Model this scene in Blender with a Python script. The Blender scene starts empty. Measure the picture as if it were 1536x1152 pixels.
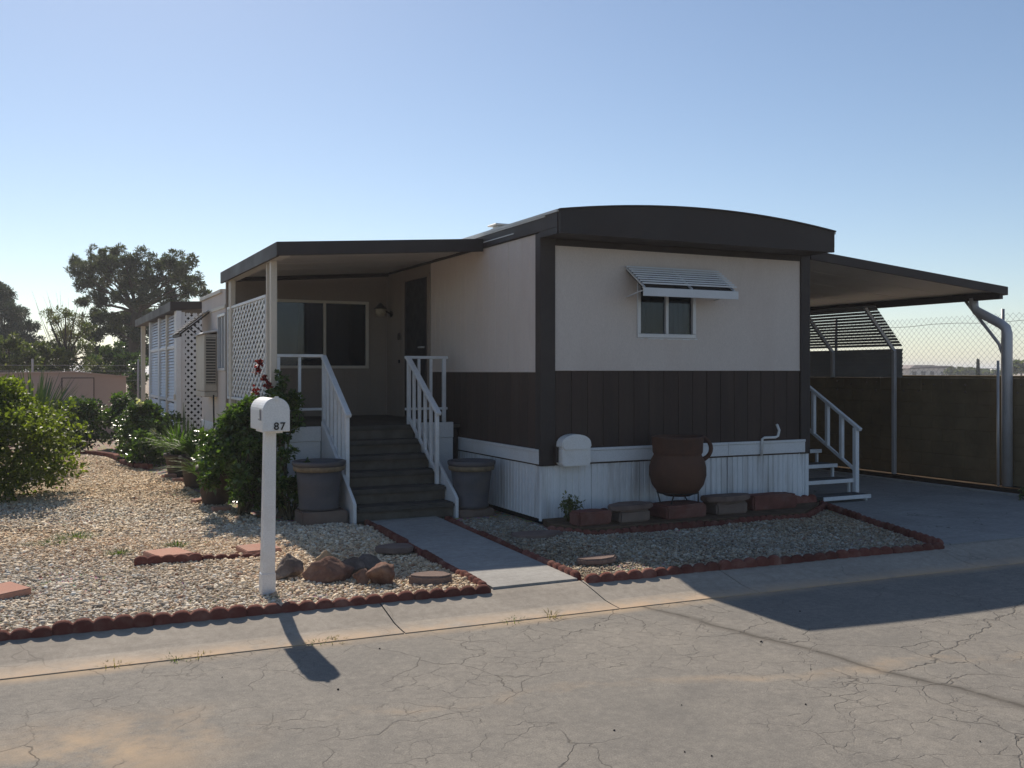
import bpy, bmesh, math, random
import numpy as np
from mathutils import Vector, Matrix, noise as mnoise

random.seed(7)
RNG = np.random.default_rng(11)
R = math.radians
scene = bpy.context.scene
col = scene.collection

# ------------------------------------------------------------------ camera, sky, sun, exposure
cam_d = bpy.data.cameras.new('camera')
cam = bpy.data.objects.new('camera', cam_d); col.objects.link(cam)
cam.location = (0, 0, 1.6)
cam.rotation_euler = (R(90), 0, R(-26.0))
cam_d.sensor_width = 36.0
cam_d.lens = 36.0*1450/1536
cam_d.shift_y = -19/1536
cam_d.clip_start = 0.1
cam_d.clip_end = 5000
scene.camera = cam

SUN_EL = R(42.0)
SUN_AZ = R(3.0)                       # clockwise from +Y
world = bpy.data.worlds.new('World'); scene.world = world
world.use_nodes = True
wn = world.node_tree; wn.nodes.clear()
sky = wn.nodes.new('ShaderNodeTexSky'); sky.sky_type = 'NISHITA'
sky.sun_disc = False
sky.sun_elevation = SUN_EL
sky.sun_rotation = SUN_AZ
sky.altitude = 900
sky.air_density = 1.0
sky.dust_density = 0.6
sky.ozone_density = 1.0
bg = wn.nodes.new('ShaderNodeBackground'); bg.inputs['Strength'].default_value = 0.100
wo = wn.nodes.new('ShaderNodeOutputWorld')
wn.links.new(sky.outputs[0], bg.inputs['Color']); wn.links.new(bg.outputs[0], wo.inputs['Surface'])

sun_d = bpy.data.lights.new('sun', 'SUN'); sun_d.energy = 5.0; sun_d.angle = R(0.53); sun_d.color = (1.0, 0.90, 0.77)
sun = bpy.data.objects.new('sun', sun_d); col.objects.link(sun)
sdir = Vector((math.sin(SUN_AZ)*math.cos(SUN_EL), math.cos(SUN_AZ)*math.cos(SUN_EL), math.sin(SUN_EL)))
sun.rotation_euler = sdir.to_track_quat('Z', 'Y').to_euler()
sun.location = (0, 0, 30)

scene.view_settings.view_transform = 'Standard'
scene.view_settings.look = 'None'
scene.view_settings.exposure = 0.14
scene.view_settings.gamma = 1.0
scene.view_settings.use_curve_mapping = False
scene.render.engine = 'CYCLES'
scene.render.resolution_x, scene.render.resolution_y = 1024, 768

# ------------------------------------------------------------------ materials
M = {}
def nt(name):
    m = bpy.data.materials.new(name); m.use_nodes = True
    t = m.node_tree; t.nodes.clear()
    M[name] = m
    return m, t
def N(t, typ, **kw):
    n = t.nodes.new('ShaderNode'+typ)
    for k, v in kw.items():
        if hasattr(n, k): setattr(n, k, v)
        else: n.inputs[k].default_value = v
    return n
def L(t, a, b): t.links.new(a, b)
def rgba(c, f=1.0): return (min(c[0]*f, 1), min(c[1]*f, 1), min(c[2]*f, 1), 1)
def noise(t, pos, scale, detail=4, rough=.55):
    n = N(t, 'TexNoise'); n.inputs['Scale'].default_value = scale
    n.inputs['Detail'].default_value = detail; n.inputs['Roughness'].default_value = rough
    L(t, pos, n.inputs['Vector']); return n.outputs['Fac']
def ramp(t, fac, stops):
    r = N(t, 'ValToRGB'); e = r.color_ramp.elements
    while len(e) < len(stops): e.new(0.5)
    for i, (p, c) in enumerate(stops):
        e[i].position = p; e[i].color = c if len(c) == 4 else (*c, 1)
    L(t, fac, r.inputs['Fac']); return r.outputs['Color']
def mixc(t, fac, a, b, mode='MIX'):
    n = N(t, 'Mix', data_type='RGBA', blend_type=mode)
    if isinstance(fac, float): n.inputs[0].default_value = fac
    else: L(t, fac, n.inputs[0])
    for i, v in ((6, a), (7, b)):
        if isinstance(v, tuple): n.inputs[i].default_value = v if len(v) == 4 else (*v, 1)
        else: L(t, v, n.inputs[i])
    return n.outputs[2]
def math_(t, op, a, b=None, c=None):
    n = N(t, 'Math', operation=op)
    for i, v in enumerate((a, b, c)):
        if v is None: continue
        if isinstance(v, (int, float)): n.inputs[i].default_value = v
        else: L(t, v, n.inputs[i])
    return n.outputs[0]
def mapr(t, v, a, b, c=0.0, d=1.0):
    n = N(t, 'MapRange'); n.inputs[1].default_value = a; n.inputs[2].default_value = b
    n.inputs[3].default_value = c; n.inputs[4].default_value = d
    L(t, v, n.inputs[0]); return n.outputs[0]
def scaled_pos(t, pos, s):
    n = N(t, 'VectorMath', operation='MULTIPLY'); n.inputs[1].default_value = s
    L(t, pos, n.inputs[0]); return n.outputs[0]

def mat(name, c, rough=.7, var=.12, scale=3.0, bump=0.0, bscale=60.0, spec=.35, metallic=0.0,
        dirt=None, dirt_amt=0.0, dirt_scale=1.2, stretch=(1, 1, 1), rnd=0.0, fine=.06, groove=None):
    m, t = nt(name)
    g = N(t, 'NewGeometry'); pos = scaled_pos(t, g.outputs['Position'], stretch)
    f = noise(t, pos, scale, 5)
    cc = ramp(t, f, [(.28, rgba(c, 1-var)), (.72, rgba(c, 1+var))])
    if fine:
        f2 = noise(t, pos, bscale*1.7, 3)
        cc = mixc(t, 1.0, cc, ramp(t, f2, [(.3, (1-fine*2,)*3), (.7, (1+fine*.5,)*3)]), 'MULTIPLY')
    if dirt:
        f3 = noise(t, pos, dirt_scale, 6, .65)
        cc = mixc(t, mapr(t, f3, .48, .72, 0, dirt_amt), cc, rgba(dirt))
    if rnd:
        oi = N(t, 'ObjectInfo')
        cc = mixc(t, 1.0, cc, ramp(t, oi.outputs['Random'], [(0, (1-rnd,)*3), (1, (1+rnd*.6, 1+rnd*.55, 1+rnd*.5))]), 'MULTIPLY')
    p = N(t, 'BsdfPrincipled')
    L(t, cc, p.inputs['Base Color'])
    p.inputs['Metallic'].default_value = metallic
    p.inputs['Specular IOR Level'].default_value = spec
    rr = mapr(t, f, .3, .7, max(rough-.1, .02), min(rough+.1, 1)); L(t, rr, p.inputs['Roughness'])
    if bump:
        b = N(t, 'Bump'); b.inputs['Strength'].default_value = bump; b.inputs['Distance'].default_value = .01
        h = noise(t, pos, bscale, 5, .6); L(t, h, b.inputs['Height'])
        L(t, b.outputs[0], p.inputs['Normal'])
    o = N(t, 'OutputMaterial'); L(t, p.outputs[0], o.inputs[0])
    return m

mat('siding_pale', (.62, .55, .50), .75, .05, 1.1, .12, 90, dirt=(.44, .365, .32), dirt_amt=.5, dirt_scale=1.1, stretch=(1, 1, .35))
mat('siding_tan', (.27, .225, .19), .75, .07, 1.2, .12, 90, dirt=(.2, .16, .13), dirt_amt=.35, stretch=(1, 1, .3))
mat('siding_brown', (.056, .038, .031), .8, .25, 2.5, .3, 40, stretch=(2, 2, .25), rnd=.08, dirt=(.085, .062, .05), dirt_amt=.4, dirt_scale=2)
mat('trim_brown', (.036, .027, .025), .6, .15, 2, .15, 40, rnd=.08, dirt=(.062, .048, .042), dirt_amt=.5)
mat('white_paint', (.70, .71, .72), .5, .05, 2.0, .08, 50, dirt=(.42, .36, .28), dirt_amt=.25, dirt_scale=2.2, rnd=.04)
mat('skirt_white', (.76, .78, .80), .5, .06, 2.2, .05, 40, dirt=(.36, .33, .30), dirt_amt=.7, dirt_scale=3.0, stretch=(2.6, 2.6, .22), rnd=.05)
mat('rail_white', (.68, .70, .72), .45, .05, 4, .08, 70, dirt=(.40, .36, .30), dirt_amt=.35, dirt_scale=5)
mat('cream_post', (.60, .55, .47), .55, .06, 3, .06, 60, dirt=(.36, .3, .22), dirt_amt=.3)
mat('ceiling_paint', (.56, .54, .52), .6, .06, 1.2, .05, 40, dirt=(.3, .25, .2), dirt_amt=.3)
mat('carport_ceiling', (.50, .47, .42), .6, .08, 1.0, .05, 40, dirt=(.26, .2, .15), dirt_amt=.35)
mat('roof_metal', (.62, .62, .60), .45, .08, 1.5, .08, 30, dirt=(.3, .27, .22), dirt_amt=.5)
mat('interior_dark', (.012, .012, .014), .9, .1)
mat('curtain', (.15, .165, .21), .9, .12, 3, .2, 18, stretch=(4, 4, .3))
mat('curtain_grey', (.032, .034, .042), .9, .12, 3, .2, 18, stretch=(4, 4, .3))
mat('curtain_dark', (.028, .03, .034), .9, .15, 3)
mat('screen_black', (.012, .013, .018), .55, .2, 8, .1, 120)
mat('carpet', (.082, .077, .070), .98, .25, 6, .6, 140, spec=.08, dirt=(.12, .10, .08), dirt_amt=.35, dirt_scale=4)
mat('carpet_riser', (.125, .112, .094), .98, .25, 6, .6, 140, spec=.08, dirt=(.06, .05, .045), dirt_amt=.4, dirt_scale=4)
mat('shade_metal', (.27, .26, .25), .6, .12, 4)
mat('tread_grip', (.075, .075, .075), .9, .2, 20, .4, 120)
mat('alu', (.55, .55, .56), .42, .06, 4, .03, 60, spec=.5, metallic=.35)
mat('awning_alu', (.60, .62, .64), .5, .06, 4, .03, 60)
mat('steel_pipe', (.50, .50, .52), .45, .08, 5, .05, 80, metallic=.3, dirt=(.3, .24, .18), dirt_amt=.25)
mat('galv', (.32, .32, .34), .5, .1, 6, metallic=.5)
mat('terracotta', (.165, .060, .047), .9, .2, 6, .5, 120, dirt=(.27, .175, .14), dirt_amt=.6, dirt_scale=6, rnd=.3, spec=.1)
mat('paver_red', (.46, .25, .19), .9, .12, 5, .4, 140, dirt=(.5, .38, .3), dirt_amt=.4, dirt_scale=3, rnd=.1, spec=.1)
mat('brick_dark', (.19, .082, .068), .9, .25, 7, .6, 90, dirt=(.25, .19, .16), dirt_amt=.45, dirt_scale=4, rnd=.25, spec=.1)
mat('block_grey', (.205, .16, .135), .95, .18, 5, .5, 110, dirt=(.2, .1, .08), dirt_amt=.4, dirt_scale=3, spec=.1, rnd=.15)
mat('rock_red', (.165, .095, .072), .95, .35, 6, 1.0, 34, dirt=(.33, .25, .2), dirt_amt=.5, dirt_scale=7, spec=.1, rnd=.15)
mat('rock_grey', (.16, .13, .115), .95, .35, 7, 1.0, 34, dirt=(.33, .28, .23), dirt_amt=.5, dirt_scale=7, spec=.1, rnd=.15)
mat('rock_tan', (.38, .28, .18), .95, .3, 7, 1.0, 34, dirt=(.2, .16, .12), dirt_amt=.4, dirt_scale=7, spec=.1)
mat('flagstone', (.20, .145, .125), .95, .25, 6, .6, 60, dirt=(.27, .21, .18), dirt_amt=.4, dirt_scale=5, spec=.1, rnd=.12)
mat('pot_grey', (.088, .084, .092), .65, .2, 4, .15, 60, dirt=(.17, .145, .115), dirt_amt=.45, dirt_scale=3, rnd=.1)
mat('pot_rim', (.20, .155, .10), .8, .35, 14, .5, 40, dirt=(.08, .07, .06), dirt_amt=.6, dirt_scale=9)
mat('pot_brown', (.062, .046, .038), .8, .2, 6, .2, 60, dirt=(.2, .15, .11), dirt_amt=.3, dirt_scale=4)
mat('clay_jar', (.105, .052, .034), .85, .3, 3.5, .3, 50, dirt=(.06, .04, .035), dirt_amt=.6, dirt_scale=3)
mat('iron', (.02, .018, .018), .6, .2, 10)
mat('mail_white', (.74, .74, .73), .4, .04, 3, .05, 60, dirt=(.45, .4, .32), dirt_amt=.3, dirt_scale=6)
mat('black_decal', (.01, .01, .012), .5, .05)
mat('block_wall', (.215, .165, .10), .95, .22, 2, .5, 70, dirt=(.14, .11, .075), dirt_amt=.5, dirt_scale=1.2, spec=.1, rnd=.03)
mat('stucco_pink', (.50, .36, .30), .9, .06, 1.5, .2, 60, dirt=(.38, .27, .22), dirt_amt=.3)
mat('door_line', (.07, .05, .045), .8)
mat('louvre_white', (.66, .69, .74), .5, .05, 2, dirt=(.45, .42, .36), dirt_amt=.25, rnd=.05)
mat('cooler_tan', (.50, .45, .38), .5, .06, 3, .05, 60, dirt=(.32, .24, .17), dirt_amt=.35, dirt_scale=4)
mat('cooler_pad', (.11, .10, .09), .9, .3, 30, .4, 90)
mat('soil_shaded', (.062, .045, .032), 1.0, .4, 6, .8, 50, spec=.05)  # soil darkened to put shade into the strip's colour
mat('soil', (.13, .09, .062), 1.0, .35, 9, .8, 60, spec=.05)
mat('bark', (.09, .068, .052), .95, .3, 8, .8, 30, stretch=(1, 1, .3), spec=.1)
mat('stem', (.085, .075, .045), .9, .25, 12, .3, 60)
mat('far_wall', (.60, .53, .47), .9, .05, .4)
mat('far_roof', (.33, .27, .25), .9, .1, .4)
mat('lamp_bronze', (.03, .024, .02), .45, .15, 20, spec=.5)
mat('lamp_glass', (.42, .36, .27), .3, .1, 20)
mat('grit', (.05, .045, .042), .9, .4, 40)

def leaf_mat(name, c, trans=.45, gloss=.35, var=.35, sheen=.4):
    m, t = nt(name)
    g = N(t, 'NewGeometry')
    cc = ramp(t, g.outputs['Random Per Island'], [(0, rgba(c, 1-var)), (.55, rgba(c)), (1, rgba((c[0]*1.25, c[1]*1.1, c[2]*.9), 1+var))])
    p = N(t, 'BsdfPrincipled'); L(t, cc, p.inputs['Base Color']); p.inputs['Roughness'].default_value = gloss
    p.inputs['Specular IOR Level'].default_value = sheen
    tr = N(t, 'BsdfTranslucent')
    cc2 = mixc(t, 1.0, cc, (1.7, 1.9, .6), 'MULTIPLY'); L(t, cc2, tr.inputs['Color'])
    mx = N(t, 'MixShader'); mx.inputs[0].default_value = trans
    L(t, p.outputs[0], mx.inputs[1]); L(t, tr.outputs[0], mx.inputs[2])
    o = N(t, 'OutputMaterial'); L(t, mx.outputs[0], o.inputs[0])
leaf_mat('leaf_lime', (.112, .145, .030), .45, .5, .45)
leaf_mat('leaf_dark', (.048, .086, .026), .30, .30, .4, .5)
leaf_mat('leaf_rose', (.058, .102, .032), .40, .30, .4, .5)
leaf_mat('leaf_blade', (.055, .105, .026), .40, .5, .35, .25)
leaf_mat('leaf_yucca', (.040, .070, .038), .2, .4)
leaf_mat('leaf_pine', (.052, .064, .036), .3, .6, .45)  # lightened to put distance haze into the leaf colour
leaf_mat('leaf_cypress', (.030, .046, .030), .2, .6, .4)
leaf_mat('leaf_olive', (.085, .105, .042), .35, .5, .4)
leaf_mat('leaf_dry', (.20, .17, .09), .3, .7, .3)
leaf_mat('petal_red', (.12, .010, .016), .3, .5, .4)
leaf_mat('petal_white', (.55, .55, .5), .3, .5, .1)
leaf_mat('weed_green', (.075, .11, .035), .35, .6)

# glass: tinted see-through with a Fresnel reflection
m, t = nt('window_glass')
lw = N(t, 'LayerWeight'); lw.inputs['Blend'].default_value = .5
fr = math_(t, 'ADD', math_(t, 'MULTIPLY', math_(t, 'POWER', lw.outputs['Facing'], 4), .9), .025)
gl = N(t, 'BsdfGlossy'); gl.inputs['Roughness'].default_value = .03; gl.inputs['Color'].default_value = (.9, .93, 1, 1)
tp = N(t, 'BsdfTransparent'); tp.inputs['Color'].default_value = (.62, .66, .70, 1)
mx = N(t, 'MixShader'); L(t, fr, mx.inputs[0]); L(t, tp.outputs[0], mx.inputs[1]); L(t, gl.outputs[0], mx.inputs[2])
o = N(t, 'OutputMaterial'); L(t, mx.outputs[0], o.inputs[0])

# gravel pebbles: colour stored per pebble
m, t = nt('pebble')
at = N(t, 'Attribute'); at.attribute_name = 'tone'
g = N(t, 'NewGeometry')
f = noise(t, g.outputs['Position'], 140, 2)
cc = mixc(t, 1.0, at.outputs['Color'], ramp(t, f, [(.3, (.8,)*3), (.7, (1.1,)*3)]), 'MULTIPLY')
p = N(t, 'BsdfPrincipled'); L(t, cc, p.inputs['Base Color']); p.inputs['Roughness'].default_value = .75; p.inputs['Specular IOR Level'].default_value = .2
o = N(t, 'OutputMaterial'); L(t, p.outputs[0], o.inputs[0])

# yard soil / gravel bed below the pebbles
m, t = nt('yard_soil')
g = N(t, 'NewGeometry'); pos = g.outputs['Position']
v = N(t, 'TexVoronoi'); v.inputs['Scale'].default_value = 30; L(t, pos, v.inputs['Vector'])
c1 = ramp(t, noise(t, pos, .6, 5), [(.3, (.27, .20, .14)), (.7, (.37, .29, .21))])
c2 = mixc(t, .55, c1, mixc(t, 1.0, v.outputs['Color'], (.62, .54, .45, 1), 'MULTIPLY'))
p = N(t, 'BsdfPrincipled'); L(t, c2, p.inputs['Base Color']); p.inputs['Roughness'].default_value = .95; p.inputs['Specular IOR Level'].default_value = .1
b = N(t, 'Bump'); b.inputs['Strength'].default_value = .7; b.inputs['Distance'].default_value = .02; b.invert = True
L(t, v.outputs['Distance'], b.inputs['Height']); L(t, b.outputs[0], p.inputs['Normal'])
o = N(t, 'OutputMaterial'); L(t, p.outputs[0], o.inputs[0])

m, t = nt('ground_dust')
g = N(t, 'NewGeometry'); pos = g.outputs['Position']
c1 = ramp(t, noise(t, pos, .05, 6), [(.3, (.26, .20, .14)), (.7, (.36, .29, .21))])
p = N(t, 'BsdfPrincipled'); L(t, c1, p.inputs['Base Color']); p.inputs['Roughness'].default_value = 1
o = N(t, 'OutputMaterial'); L(t, p.outputs[0], o.inputs[0])

# old asphalt: crazed cracks, seam, sand stains
def crack_mask(t, pos, scale, width, warp=.25, wscale=1.4):
    nz = N(t, 'TexNoise'); nz.inputs['Scale'].default_value = wscale*scale; nz.inputs['Detail'].default_value = 4
    L(t, pos, nz.inputs['Vector'])
    sc = N(t, 'VectorMath', operation='MULTIPLY_ADD'); sc.inputs[1].default_value = (warp/scale*2,)*3
    L(t, nz.outputs['Color'], sc.inputs[0]); L(t, pos, sc.inputs[2])
    v = N(t, 'TexVoronoi', feature='DISTANCE_TO_EDGE'); v.inputs['Scale'].default_value = scale
    L(t, sc.outputs[0], v.inputs['Vector'])
    return mapr(t, v.outputs['Distance'], 0, width*scale, 1, 0)
m, t = nt('asphalt')
g = N(t, 'NewGeometry'); pos = g.outputs['Position']
sx = N(t, 'SeparateXYZ'); L(t, pos, sx.inputs[0]); X, Y = sx.outputs[0], sx.outputs[1]
base = ramp(t, noise(t, pos, .9, 6, .6), [(.25, (.205, .193, .173)), (.5, (.226, .211, .187)), (.78, (.252, .232, .202))])
agg = ramp(t, noise(t, pos, 130, 3, .7), [(.3, (.66,)*3), (.7, (1.22,)*3)])
base = mixc(t, 1.0, base, agg, 'MULTIPLY')
base = mixc(t, 1.0, base, ramp(t, noise(t, pos, 22, 6, .8), [(.3, (.76, .76, .77)), (.7, (1.17, 1.16, 1.15))]), 'MULTIPLY')
base = mixc(t, 1.0, base, ramp(t, noise(t, pos, 3.2, 6, .7), [(.3, (.86, .86, .87)), (.7, (1.1, 1.09, 1.07))]), 'MULTIPLY')
spk = ramp(t, noise(t, pos, 38, 2, .5), [(.66, (0, 0, 0)), (.74, (1, 1, 1))])
base = mixc(t, mapr(t, spk, 0, 1, 0, .35), base, (.34, .31, .27, 1))
m1 = mapr(t, noise(t, pos, .8, 3), .46, .58)
ck = math_(t, 'MULTIPLY', crack_mask(t, pos, 1.5, .005, .30), m1)
m2 = mapr(t, noise(t, pos, .9, 4), .44, .54)
ck2 = math_(t, 'MULTIPLY', crack_mask(t, pos, 5.2, .0042, .34), m2)
ck2 = math_(t, 'MULTIPLY', ck2, mapr(t, noise(t, pos, 6, 3), .38, .6))
base = mixc(t, mapr(t, noise(t, pos, 1.15, 7, .72), .52, .72, 0, .38), base, (.135, .13, .12, 1))
# construction seam running away from the gutter along X = 4.2
wob = math_(t, 'MULTIPLY', math_(t, 'SUBTRACT', noise(t, pos, 1.6, 5), .5), .22)
sx_ = math_(t, 'ADD', math_(t, 'ADD', X, wob), math_(t, 'MULTIPLY', Y, .21))
sd = math_(t, 'ABSOLUTE', math_(t, 'SUBTRACT', sx_, 5.16))
seam = math_(t, 'MULTIPLY', mapr(t, sd, 0, .022, 1, 0), mapr(t, noise(t, pos, 9, 3), .36, .48))
seamband = mapr(t, sd, .01, .075, .75, 0)
wob2 = math_(t, 'MULTIPLY', math_(t, 'SUBTRACT', noise(t, pos, 1.9, 5), .5), .5)
sd2 = math_(t, 'ABSOLUTE', math_(t, 'SUBTRACT', math_(t, 'ADD', Y, math_(t, 'ADD', wob2, math_(t, 'MULTIPLY', X, -.35))), 2.42))
seam2 = math_(t, 'MULTIPLY', mapr(t, sd2, 0, .012, 1, 0), mapr(t, X, 4.2, 4.4))
crk = math_(t, 'MAXIMUM', math_(t, 'MAXIMUM', ck, math_(t, 'MULTIPLY', ck2, .75)), math_(t, 'MAXIMUM', seam, seam2))
base = mixc(t, seamband, base, (.115, .103, .088, 1))
# wind-blown sand, thick in the gutter line and by the near left joint
sand_n = noise(t, pos, 1.3, 7, .68)
gy = math_(t, 'SUBTRACT', math_(t, 'SUBTRACT', 6.01, math_(t, 'MULTIPLY', X, .038)), Y)
sand = math_(t, 'MULTIPLY', mapr(t, gy, 0.0, .14, .9, 0), mapr(t, sand_n, .35, .6))
dx = math_(t, 'SUBTRACT', X, .28); dy = math_(t, 'SUBTRACT', Y, 4.75)
rr = math_(t, 'SQRT', math_(t, 'ADD', math_(t, 'MULTIPLY', math_(t, 'MULTIPLY', dx, dx), 1.0), math_(t, 'MULTIPLY', math_(t, 'MULTIPLY', dy, dy), 2.2)))
sand = math_(t, 'MAXIMUM', sand, math_(t, 'MULTIPLY', mapr(t, rr, .1, .85, 1, 0), mapr(t, sand_n, .42, .62)))
wv = math_(t, 'ABSOLUTE', math_(t, 'SUBTRACT', math_(t, 'ADD', Y, math_(t, 'MULTIPLY', math_(t, 'SUBTRACT', noise(t, pos, .9, 3), .5), 1.1)), math_(t, 'SUBTRACT', 4.95, math_(t, 'MULTIPLY', X, .20))))
sand = math_(t, 'MAXIMUM', sand, math_(t, 'MULTIPLY', mapr(t, wv, .0, .12, .5, 0), mapr(t, sand_n, .47, .66)))
sand = math_(t, 'MAXIMUM', sand, mapr(t, noise(t, pos, .55, 7, .7), .62, .8, 0, .14))
base = mixc(t, sand, base, (.42, .31, .20, 1))
base = mixc(t, math_(t, 'MULTIPLY', crk, .58), base, (.055, .047, .04, 1))
p = N(t, 'BsdfPrincipled'); L(t, base, p.inputs['Base Color']); p.inputs['Roughness'].default_value = .9; p.inputs['Specular IOR Level'].default_value = .25
hh = math_(t, 'SUBTRACT', math_(t, 'MULTIPLY', noise(t, pos, 110, 4, .7), .5), math_(t, 'MULTIPLY', crk, 1.6))
b = N(t, 'Bump'); b.inputs['Strength'].default_value = .55; b.inputs['Distance'].default_value = .008
L(t, hh, b.inputs['Height']); L(t, b.outputs[0], p.inputs['Normal'])
o = N(t, 'OutputMaterial'); L(t, p.outputs[0], o.inputs[0])

def concrete(name, c, sandy=False, crack=.0):
    m, t = nt(name)
    g = N(t, 'NewGeometry'); pos = g.outputs['Position']
    sx = N(t, 'SeparateXYZ'); L(t, pos, sx.inputs[0]); X, Y = sx.outputs[0], sx.outputs[1]
    base = ramp(t, noise(t, pos, 1.3, 6, .62), [(.25, rgba(c, .76)), (.75, rgba(c, 1.14))])
    base = mixc(t, 1.0, base, ramp(t, noise(t, pos, 170, 3), [(.3, (.86,)*3), (.7, (1.06,)*3)]), 'MULTIPLY')
    base = mixc(t, 1.0, base, ramp(t, noise(t, pos, 16, 7, .8), [(.3, (.74, .73, .72)), (.7, (1.12,)*3)]), 'MULTIPLY')
    st = scaled_pos(t, pos, (.5, 6, 1))
    base = mixc(t, mapr(t, noise(t, st, 2.2, 6, .7), .52, .70, 0, .5), base, rgba(c, .62))
    hgt = math_(t, 'MULTIPLY', noise(t, pos, 120, 4, .65), .4)
    if crack:
        ck = math_(t, 'MULTIPLY', crack_mask(t, pos, .62, .006, .5), crack)
        base = mixc(t, ck, base, (.07, .06, .05, 1))
        hgt = math_(t, 'SUBTRACT', hgt, ck)
    if sandy:
        gy = math_(t, 'SUBTRACT', Y, math_(t, 'SUBTRACT', 6.01, math_(t, 'MULTIPLY', X, .038)))
        s = math_(t, 'MULTIPLY', mapr(t, gy, .02, .20, 1, 0), mapr(t, noise(t, pos, 2.2, 6, .7), .32, .55))
        base = mixc(t, s, base, (.47, .345, .235, 1))
    p = N(t, 'BsdfPrincipled'); L(t, base, p.inputs['Base Color']); p.inputs['Roughness'].default_value = .88; p.inputs['Specular IOR Level'].default_value = .2
    b = N(t, 'Bump'); b.inputs['Strength'].default_value = .4; b.inputs['Distance'].default_value = .006
    L(t, hgt, b.inputs['Height']); L(t, b.outputs[0], p.inputs['Normal'])
    o = N(t, 'OutputMaterial'); L(t, p.outputs[0], o.inputs[0])
concrete('kerb_concrete', (.37, .33, .28), True, .35)
concrete('walk_concrete', (.37, .36, .34))
concrete('drive_concrete', (.31, .305, .29), crack=.8)

# ------------------------------------------------------------------ mesh helpers
class MB:
    def __init__(s): s.v = []; s.f = []
    def box(s, x0, x1, y0, y1, z0, z1):
        b = len(s.v)
        s.v += [(x0, y0, z0), (x1, y0, z0), (x1, y1, z0), (x0, y1, z0), (x0, y0, z1), (x1, y0, z1), (x1, y1, z1), (x0, y1, z1)]
        s.f += [tuple(b+i for i in q) for q in ((0, 3, 2, 1), (4, 5, 6, 7), (0, 1, 5, 4), (1, 2, 6, 5), (2, 3, 7, 6), (3, 0, 4, 7))]
        return s
    def hexa(s, p):
        b = len(s.v); s.v += [tuple(q) for q in p]
        s.f += [tuple(b+i for i in q) for q in ((0, 3, 2, 1), (4, 5, 6, 7), (0, 1, 5, 4), (1, 2, 6, 5), (2, 3, 7, 6), (3, 0, 4, 7))]
        return s
    def prism(s, poly, axis, a, b_):
        n = len(poly); b = len(s.v)
        def pt(p, d):
            if axis == 'x': return (d, p[0], p[1])
            if axis == 'y': return (p[0], d, p[1])
            return (p[0], p[1], d)
        s.v += [pt(p, a) for p in poly]+[pt(p, b_) for p in poly]
        s.f.append(tuple(range(b, b+n))); s.f.append(tuple(range(b+2*n-1, b+n-1, -1)))
        for i in range(n):
            j = (i+1) % n
            s.f.append((b+i, b+n+i, b+n+j, b+j))
        return s
    def beam(s, p, q, w, h, up=(0, 0, 1)):
        p, q = Vector(p), Vector(q); d = (q-p).normalized(); u = Vector(up)
        r = d.cross(u)
        if r.length < 1e-4: r = d.cross(Vector((0, 1, 0)))
        r.normalize(); u = r.cross(d).normalized()
        r = r*w/2; u = u*h/2
        return s.hexa([p-r-u, p+r-u, q+r-u, q-r-u, p-r+u, p+r+u, q+r+u, q-r+u])
    def tube(s, pts, rad, n=8, cap=True):
        pts = [Vector(p) for p in pts]
        if isinstance(rad, (int, float)): rad = [rad]*len(pts)
        b0 = len(s.v); a = None
        for i, p in enumerate(pts):
            d = (pts[min(i+1, len(pts)-1)]-pts[max(i-1, 0)])
            d = d.normalized() if d.length > 1e-9 else Vector((0, 0, 1))
            if a is None:
                a = d.orthogonal().normalized()
            else:
                a = a-d*a.dot(d); a = a.normalized() if a.length > 1e-6 else d.orthogonal().normalized()
            c = d.cross(a)
            for k in range(n):
                th = 2*math.pi*k/n
                s.v.append(tuple(p+(a*math.cos(th)+c*math.sin(th))*rad[i]))
        for i in range(len(pts)-1):
            for k in range(n):
                k2 = (k+1) % n
                s.f.append((b0+i*n+k, b0+i*n+k2, b0+(i+1)*n+k2, b0+(i+1)*n+k))
        if cap:
            s.f.append(tuple(b0+k for k in range(n-1, -1, -1)))
            s.f.append(tuple(b0+(len(pts)-1)*n+k for k in range(n)))
        return s
    def lathe(s, prof, c, n=28):
        b0 = len(s.v)
        for r, z in prof:
            for k in range(n):
                th = 2*math.pi*k/n
                s.v.append((c[0]+r*math.cos(th), c[1]+r*math.sin(th), c[2]+z))
        for i in range(len(prof)-1):
            for k in range(n):
                k2 = (k+1) % n
                s.f.append((b0+i*n+k, b0+i*n+k2, b0+(i+1)*n+k2, b0+(i+1)*n+k))
        s.f.append(tuple(b0+k for k in range(n-1, -1, -1)))
        s.f.append(tuple(b0+(len(prof)-1)*n+k for k in range(n)))
        return s
    def mesh(s, name, m, bevel=0, smooth=False, seg=1):
        me = bpy.data.meshes.new(name); me.from_pydata(s.v, [], s.f)
        bm = bmesh.new(); bm.from_mesh(me)
        bmesh.ops.recalc_face_normals(bm, faces=bm.faces)
        if bevel:
            es = [e for e in bm.edges if e.is_manifold and e.calc_face_angle(0) > R(30)]
            bmesh.ops.bevel(bm, geom=es, offset=bevel, segments=seg, affect='EDGES', clamp_overlap=True)
        bm.to_mesh(me); bm.free()
        me.materials.append(M[m])
        if smooth: me.shade_smooth()
        return me
    def build(s, name, m, parent=None, bevel=0, smooth=False, seg=1):
        return link(name, s.mesh(name, m, bevel, smooth, seg), parent)

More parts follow.
